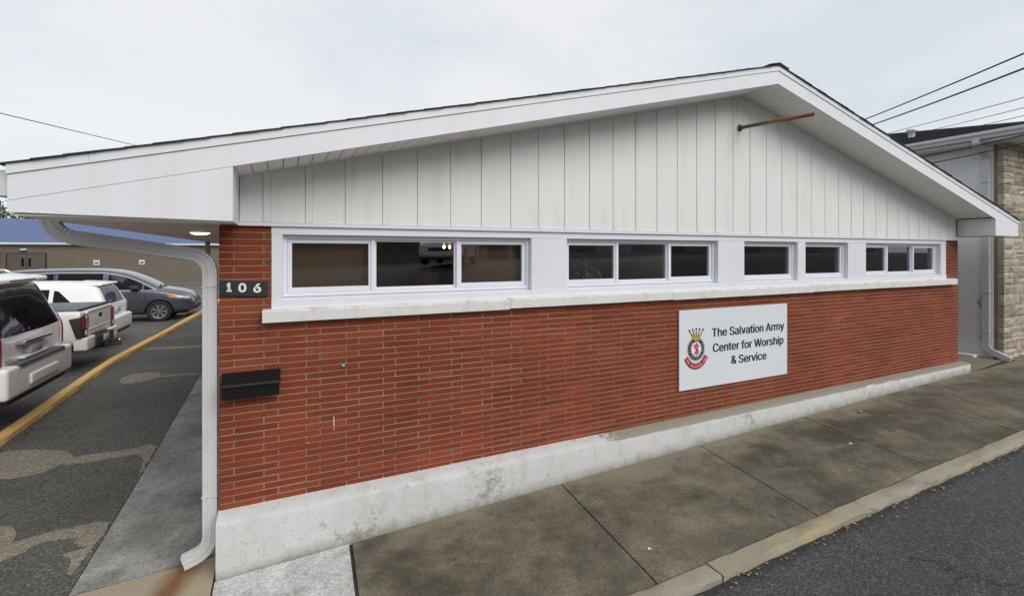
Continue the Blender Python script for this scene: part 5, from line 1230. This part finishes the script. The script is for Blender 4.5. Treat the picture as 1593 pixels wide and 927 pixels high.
while zc < NE - .03:
    h = min(rnd.choice((.09, .13, .13, .18, .22)), NE - zc)
    x = NX + .0
    first = True
    while x < 19.5:
        l_ = rnd.uniform(.18, .55)
        hs = [h] if h < .16 or rnd.random() < .6 else [h * .5, h * .5]
        zz = zc
        for hh in hs:
            v = rnd.randrange(6); key = (round(l_, 1), round(hh, 3), v)
            w_ = l_ / 2 - .006; hz = hh / 2 - .006
            if key not in scache:
                bm = bmesh.new(); g_ = 4
                vv = [[bm.verts.new((-w_ + 2 * w_ * i / g_ + (rnd.uniform(-.006, .006)), -rnd.uniform(.005, .04) * (0.25 if i in (0, g_) or j in (0, 3) else 1), -hz + 2 * hz * j / 3 + rnd.uniform(-.004, .004))) for i in range(g_ + 1)] for j in range(4)]
                bk = [bm.verts.new(p) for p in ((-w_, .08, -hz), (w_, .08, -hz), (w_, .08, hz), (-w_, .08, hz))]
                for j in range(3):
                    for i in range(g_): bm.faces.new((vv[j][i], vv[j][i + 1], vv[j + 1][i + 1], vv[j + 1][i]))
                bm.faces.new([bk[0], bk[1]] + [vv[0][i] for i in range(g_, -1, -1)]); bm.faces.new([bk[3], vv[3][0]] + [vv[3][i] for i in range(1, g_ + 1)] + [bk[2]])
                bm.faces.new([bk[0], vv[0][0], vv[1][0], vv[2][0], vv[3][0], bk[3]]); bm.faces.new([bk[1], bk[2], vv[3][g_], vv[2][g_], vv[1][g_], vv[0][g_]])
                bmesh.ops.recalc_face_normals(bm, faces=bm.faces); me = bpy.data.meshes.new('stone'); bm.to_mesh(me); bm.free(); me.materials.append(M['stone']); scache[key] = (me, l_)
            me, lk = scache[key]
            o = bpy.data.objects.new('stone', me); COL.objects.link(o); o.location = (x + l_ / 2, NY + .03 - (.012 if first else 0), zz + hh / 2); o.scale = (l_ / lk, 1, 1); o.parent = fw; zz += hh
        x += l_; first = False
    zc += h
MB().box(NX - .25, NX - .02, NY + .35, 4, .3, .50).build('footing', 'block', nbr, bevel=.02)
# roof rising to the right, gutter and soffit along the eave
EX = NX - .38; FYE = NY - .42; RS = .275; RB = 24.04; RBY = 13.2; ZR = NE + .215
hw = (RB - EX) / 2
rf = MB().add([(EX, FYE, ZR), (RB, FYE, ZR), (RB, RBY, ZR), (EX, RBY, ZR), (EX + hw, FYE + hw, ZR + RS * hw), (EX + hw, RBY - hw, ZR + RS * hw)], [(0, 1, 4), (1, 2, 5, 4), (2, 3, 5), (3, 0, 4, 5), (3, 2, 1, 0)]).build('roof', 'shingle', nbr)
for i in range(int(hw / .15)):
    d0, d1 = .15 * i, .15 * (i + 1) + .02
    z0_, z1_ = ZR + RS * d0 + .016, ZR + RS * d1 + .004
    MB().add([(EX + d0 - .015, FYE + d0 - .015, z0_), (EX + d1, FYE + d1, z1_), (EX + d1, RBY - d1, z1_), (EX + d0 - .015, RBY - d0, z0_), (EX + d0 - .015, FYE + d0 - .015, z0_ - .012), (EX + d0 - .015, RBY - d0, z0_ - .012)], [(0, 1, 2, 3), (0, 3, 5, 4)]).build('shingle_course', 'shingle', rf)
    MB().add([(EX + d0 - .015, FYE + d0 - .015, z0_), (RB - d0, FYE + d0 - .015, z0_), (RB - d1, FYE + d1, z1_), (EX + d1, FYE + d1, z1_), (EX + d0 - .015, FYE + d0 - .015, z0_ - .012), (RB - d0, FYE + d0 - .015, z0_ - .012)], [(0, 1, 2, 3), (0, 4, 5, 1)]).build('shingle_course', 'shingle', rf)
hp = MB().tube([(EX - .02, FYE - .02, ZR + .02), (EX + hw, FYE + hw, ZR + RS * hw + .03)], .03, 8).build('hip_cap', 'shingle', rf)
def rz_(x): return ZR + (x - EX) * RS
MB().box(EX + .021, NX + .05, NY + .001, 13, NE + .02, NE + .07).build('eave_soffit', 'soffit', nbr)
gq = [(EX - .002, NE + .20), (EX - .002, NE + .07), (EX - .08, NE + .07), (EX - .09, NE + .11), (EX - .12, NE + .15), (EX - .12, NE + .20), (EX - .112, NE + .20), (EX - .112, NE + .155), (EX - .083, NE + .115), (EX - .073, NE + .078), (EX - .01, NE + .078), (EX - .01, NE + .20)]
MB().prism_y(gq, NY - .42, 13).build('gutter', 'gutter', nbr)
MB().prism_y([(EX - .12, NE + .07), (EX - .002, NE + .07), (EX - .002, NE + .2), (EX - .12, NE + .2)], NY - .424, NY - .4205).build('gutter_end_cap', 'gutter', nbr)
MB().box(EX, RB, FYE - .0, NY + .0, NE + .022, NE + .068).build('front_soffit', 'soffit', nbr)
MB().box(EX, RB, FYE - .02, FYE - .0005, NE + .02, NE + .205).build('front_fascia', 'trim', nbr)
MB().box(EX, EX + .02, FYE, RBY, NE + .071, NE + .205).build('side_fascia', 'trim', nbr)
MB().box(NX + .0, RB - .4, NY + .04, RBY - .2, NE, NE + .1).build('wall_plate', 'trim', nbr)
npath = bend([(EX - .06, .22, NE + .08, 0), (EX - .06, .22, NE - .02, .05), (NX - .055, .22, NE - .22, .08), (NX - .055, .22, .62, .1), (NX - .055, -.12, .47, 0)])
nd = shade_auto(MB().tube(npath, 1, rect=(.052, .043, fluted()[2])).build('downspout', 'downspout', nbr), 25)
for zz in (.95, 1.7, 3.8): MB().box(NX - .115, NX - .004, .16, .28, zz, zz + .02).build('strap', 'downspout', nd)
MB().lathe([(.0, .25), (.08, .25), (.11, .22), (.11, .17), (.07, .16), (.06, .0)], 18, 'z', (14.0, 2.1, 5.17)).build('roof_vent', 'white', nbr, smooth=True)

# ------------------------------------------------------------------ far building with the blue roof
FY = 38.0; FG = G(-10, 38)
fb = thing('metal_building', (-10, FY, FG), 'long brown metal building with a blue roof behind the parking lot', 'building')
MB().box(-34, 8, FY, FY + 12, FG - .2, 3.06).build('wall', 'brownwall', fb)
for i in range(105): 
    x = -34 + i * .4
    if -20 < x < -1: MB().box(x, x + .03, FY - .006, FY - .001, FG, 3.0).build('wall_rib', 'brownwall', fb)
MB().box(-34.2, 8.2, FY - .30, FY - .16, 2.99, 3.12).build('eave_trim', 'gutter', fb)
rf2 = MB().add([(-34.3, FY - .3, 3.10), (8.3, FY - .3, 3.10), (8.3, FY + 6, 4.98), (-34.3, FY + 6, 4.98), (8.3, FY + 12.3, 3.1), (-34.3, FY + 12.3, 3.1)], [(0, 1, 2, 3), (3, 2, 4, 5)]).build('roof', 'bluemetal', fb)
sme = MB().add([(0, 0, 0), (.06, 0, 0), (.06, 6.3, 1.88), (0, 6.3, 1.88), (.02, 0, .025), (.04, 0, .025), (.04, 6.3, 1.905), (.02, 6.3, 1.905)], [(0, 1, 5, 4), (1, 2, 6, 5), (2, 3, 7, 6), (3, 0, 4, 7), (4, 5, 6, 7)]).mesh('roof_seam'); sme.materials.append(M['bluemetal'])
for i in range(88):
    x = -34 + i * .45
    if x < 7: o = bpy.data.objects.new('roof_seam', sme); COL.objects.link(o); o.location = (x, FY - .3, 3.10); o.parent = rf2
gdoor = MB().box(-15.75, -13.75, FY - .05, FY - .002, FG, 2.44).build('door_frame', 'plastic', fb)
for x0, x1 in ((-15.68, -14.77), (-14.73, -13.82)):
    d_ = MB().box(x0, x1, FY - .08, FY - .051, FG + .02, 2.38).build('door', 'browndoor', fb, bevel=.01)
    MB().box((x0 + x1) / 2 - .06 + (.3 if x0 < -15 else -.3), (x0 + x1) / 2 + .06 + (.3 if x0 < -15 else -.3), FY - .09, FY - .081, 1.55, 2.1).build('vision_panel', 'carglass', d_)
for x, z in ((-14.45, 1.85), (-11.15, 1.78), (-8.62, 1.78)):
    sgn_ = MB().box(x - .17, x + .17, FY - .035, FY - .017, z - .17, z + .17).build('notice_board', 'paper', fb)
    MB().box(x - .1, x + .1, FY - .04, FY - .0355, z - .08, z + .02).build('notice_print', 'hill', sgn_)
MB().box(-15.0, -14.7, FY - .25, FY - .01, 2.62, 2.70).build('door_lamp', 'white', fb, bevel=.02)
MB().box(-19, -15.9, FY - 2.0, FY - .31, 2.55, 2.75).build('porch_canopy', 'gutter', fb, bevel=.02)
MB().box(-16.2, -16.05, FY - 1.9, FY - 1.75, FG, 2.55).build('porch_column', 'brownwall', fb)
MB().box(-9.5, 2.5, 36.9, 37.0, FG + .001, FG + .004).build('painted_line', 'white', lot)

# ------------------------------------------------------------------ trees on the rise behind
def tree(x, y, z0, h, r, seed, label):
    rr = random.Random(seed); t = thing('tree', (x, y, z0), label, 'tree', 'trees behind the blue roof')
    mb = MB(); mb.tube([(x, y, z0 - .3), (x + .1, y, z0 + h * .3), (x - .1, y + .1, z0 + h * .6), (x, y, z0 + h * .9)], [.35, .26, .16, .04], 9)
    tips = []
    for i in range(14):
        a = rr.uniform(0, 6.28); zz = z0 + h * rr.uniform(.28, .8); L_ = r * rr.uniform(.5, .95) * (1.1 - (zz - z0) / h * .6)
        p = Vector((x + L_ * math.cos(a), y + L_ * math.sin(a), zz + L_ * .45)); mb.tube([(x, y, zz), ((x + p.x) / 2, (y + p.y) / 2, zz + L_ * .15), p], [.1, .06, .02], 6); tips.append(p); tips.append(Vector((x, y, zz)).lerp(p, .6))
    mb.build('trunk', 'bark', t, smooth=True)
    lv = MB()
    for c in tips + [Vector((x, y, z0 + h * .95))]:
        for k in range(95):
            d = Vector((rr.gauss(0, 1), rr.gauss(0, 1), rr.gauss(0, .8))) * r * .17; p = c + d; s_ = rr.uniform(.10, .24)
            u = Vector((rr.uniform(-1, 1), rr.uniform(-1, 1), rr.uniform(-1, 1))).normalized(); w_ = u.cross(Vector((rr.uniform(-1, 1), rr.uniform(-1, 1), rr.uniform(-1, 1)))).normalized()
            lv.add([p - u * s_, p + w_ * s_ * .55, p + u * s_, p - w_ * s_ * .55], [(0, 1, 2, 3)])
    me = bpy.data.meshes.new('crown'); me.from_pydata(lv.v, [], lv.f); me.update(); link('crown', me, 'leaf', t)
hm = MB(); hx = lin(-120, 60, 36); hy = lin(54, 130, 14)
hm.v = [(x, y, .2 + 9 * sm(54, 110, y) * (.75 + .25 * math.sin(x * .06 + 1))) for y in hy for x in hx]; nx = len(hx)
hm.f = [(j * nx + i, j * nx + i + 1, (j + 1) * nx + i + 1, (j + 1) * nx + i) for j in range(len(hy) - 1) for i in range(nx - 1)]
tag(hm.build('hills', 'hill', None, True), kind='structure')
spots = [(-44, 74, 8), (-38.5, 70, 7.5), (-33, 72, 8.5), (-28, 68, 7), (-23.5, 71, 7.5), (-49, 70, 8), (-18, 69, 6), (-41, 82, 9)]
names = ['leftmost broad tree on the rise behind the blue roof', 'rounded green tree behind the blue roof, third from the left', 'tall green tree behind the middle of the blue roof', 'low green tree just behind the ridge of the blue roof', 'green tree peeping over the right part of the blue roof', 'green tree at the far left end of the wooded rise', 'small green tree at the right end of the wooded rise', 'tallest tree on the crest of the wooded rise']
for i, ((x, y, h), lb) in enumerate(zip(spots, names)): tree(x, y, .2 + 9 * sm(54, 110, y) * (.75 + .25 * math.sin(x * .06 + 1)) - .2, h, h * .5, i + 3, lb)

# ------------------------------------------------------------------ overhead wires
def wire(p, q, r, sag, label, ext0=1.0, ext1=1.0):
    p, q = Vector(p), Vector(q); d = q - p; a = p - d * ext0; b = q + d * ext1
    pts = []
    for i in range(41):
        t = i / 40; c = a.lerp(b, t); c.z -= sag * 4 * t * (1 - t); pts.append(c)
    tag(MB().tube(pts, r, 6).build('overhead_wire', 'wire', None, True), label, 'wire', 'overhead wires')
wire((28.763, 11.121, 9.85), (21.258, 2.507, 8.87), .028, .25, 'thick black cable, upper of the two above the right roof slope')
wire((29.17, 10.927, 9.62), (21.258, 2.507, 8.45), .032, .3, 'thick black cable, lower of the two above the right roof slope')
wire((45.703, 18.575, 12.5), (35.141, 6.985, 10.67), .022, .2, 'thin wire, topmost of the four above the stone building')
wire((47.871, 17.546, 12.5), (35.141, 6.985, 10.14), .020, .2, 'thin wire, second from the top above the stone building')
wire((50.28, 16.402, 12.6), (35.141, 6.985, 9.73), .020, .2, 'thin wire, third from the top above the stone building')
wire((53.412, 14.915, 12.95), (42.082, 9.224, 10.8), .018, .2, 'thin wire, lowest of the four above the stone building')
wire((12.1, 1.052, 4.436), (12.1, -0.447, 4.587), .010, .08, 'thin service wire crossing just below the neighbouring gutter', .6, 1.5)
wire((12.1, 0.871, 4.288), (12.1, -0.447, 4.442), .010, .08, 'thin service wire crossing the white block wall', .6, 1.5)
wire((-9.113, 20.25, 7.68), (-7.71, 32.867, 9.12), .018, .05, 'single thin wire against the sky at the far left', .6, 4.0)

# ------------------------------------------------------------------ gutter litter and pebbles along the kerb
lt = MB()
for i in range(230):
    x = rnd.uniform(1.8, 9); y = -1.80 - abs(rnd.gauss(0, .045)); 
    if rnd.random() < .12: y = rnd.uniform(-1.6, -.2)
    z_ = G(x, y) + (-.05 if y < -1.78 else .004); s_ = rnd.uniform(.004, .014) if rnd.random() < .85 else rnd.uniform(.014, .03)
    if y > -1.7: s_ *= .7
    a = rnd.uniform(0, 6.28); tl = rnd.uniform(-.4, .4)
    lt.add([(x + s_ * math.cos(a + k * 1.2566) * (1 if k % 2 else .6), y + s_ * math.sin(a + k * 1.2566) * (1 if k % 2 else .6), z_ + .003 + abs(s_ * tl * math.sin(k * 1.2566)) + .002) for k in range(5)], [(0, 1, 2, 3, 4)])
me = bpy.data.meshes.new('kerb_litter'); me.from_pydata(lt.v, [], lt.f); me.update(); tag(link('kerb_litter', me, 'litter'), 'small brown leaves and grit lying along the kerb', 'leaf litter', kind='stuff')
tag(MB().tube([(2.72, -1.99, G(2.7, -2) - .046), (2.84, -1.93, G(2.8, -2) - .044), (2.98, -1.90, G(3, -2) - .045)], .005, 6).build('twig', 'postw'), 'pale thin twig lying on the asphalt by the kerb', 'twig')
for x, y, s_, lb in ((2.58, -1.9, .028, 'crumpled pale paper scrap at the kerb beside the twig'), (6.2, -.95, .02, 'white paper scrap on the middle of the sidewalk'), (7.35, -.42, .035, 'orange brown leaf near the white foundation ledge'), (2.95, -1.35, .014, 'tiny white scrap on the sidewalk before the kerb joint')):
    bm = bmesh.new(); bmesh.ops.create_grid(bm, x_segments=4, y_segments=4, size=s_)
    rr = random.Random(int(x * 100))
    for v in bm.verts: v.co = Vector((v.co.x * rr.uniform(.7, 1.2) + x, v.co.y * rr.uniform(.5, 1.1) + y, G(x, y) + (-.045 if y < -1.78 else .006) + rr.uniform(0, s_ * .5)))
    me = bpy.data.meshes.new('scrap'); bm.to_mesh(me); bm.free(); tag(link('paper_scrap' if 'leaf' not in lb else 'fallen_leaf', me, 'paper' if 'leaf' not in lb else 'litter', None, True), lb, 'litter')

# ------------------------------------------------------------------ across the street (seen in the window glass)
def opposite(x0, x1, y, h, m, label, nwin):
    z0 = G(0, y); t = thing('shop_building', ((x0 + x1) / 2, y, z0), label, 'building')
    MB().box(x0, x1, y - 9, y, z0 - .3, z0 + h).build('wall', m, t); MB().box(x0 - .1, x1 + .1, y - 9.1, y + .12, z0 + h, z0 + h + .3).build('parapet', 'postw', t)
    st = (x1 - x0) / nwin
    for i in range(nwin):
        a = x0 + st * (i + .2); w_ = MB().box(a - .06, a + st * .6 + .06, y + .002, y + .06, z0 + .85, z0 + 2.5).build('window', 'postw', t); MB().box(a, a + st * .6, y + .061, y + .066, z0 + .92, z0 + 2.43).build('pane', 'carglass2', w_)
    MB().box(x0 + .4, x0 + 1.4, y + .002, y + .05, z0, z0 + 2.2).build('door', 'browndoor', t)
opposite(-22, 13, -26, 5.2, 'farbrick', 'brown brick building across the street mirrored in the left windows', 4)
opposite(15, 62, -27, 6.0, 'farshop', 'long brown building across the street mirrored in the right windows', 5)
for o in bpy.data.objects:
    if '_wl' in o.keys(): del o['_wl']
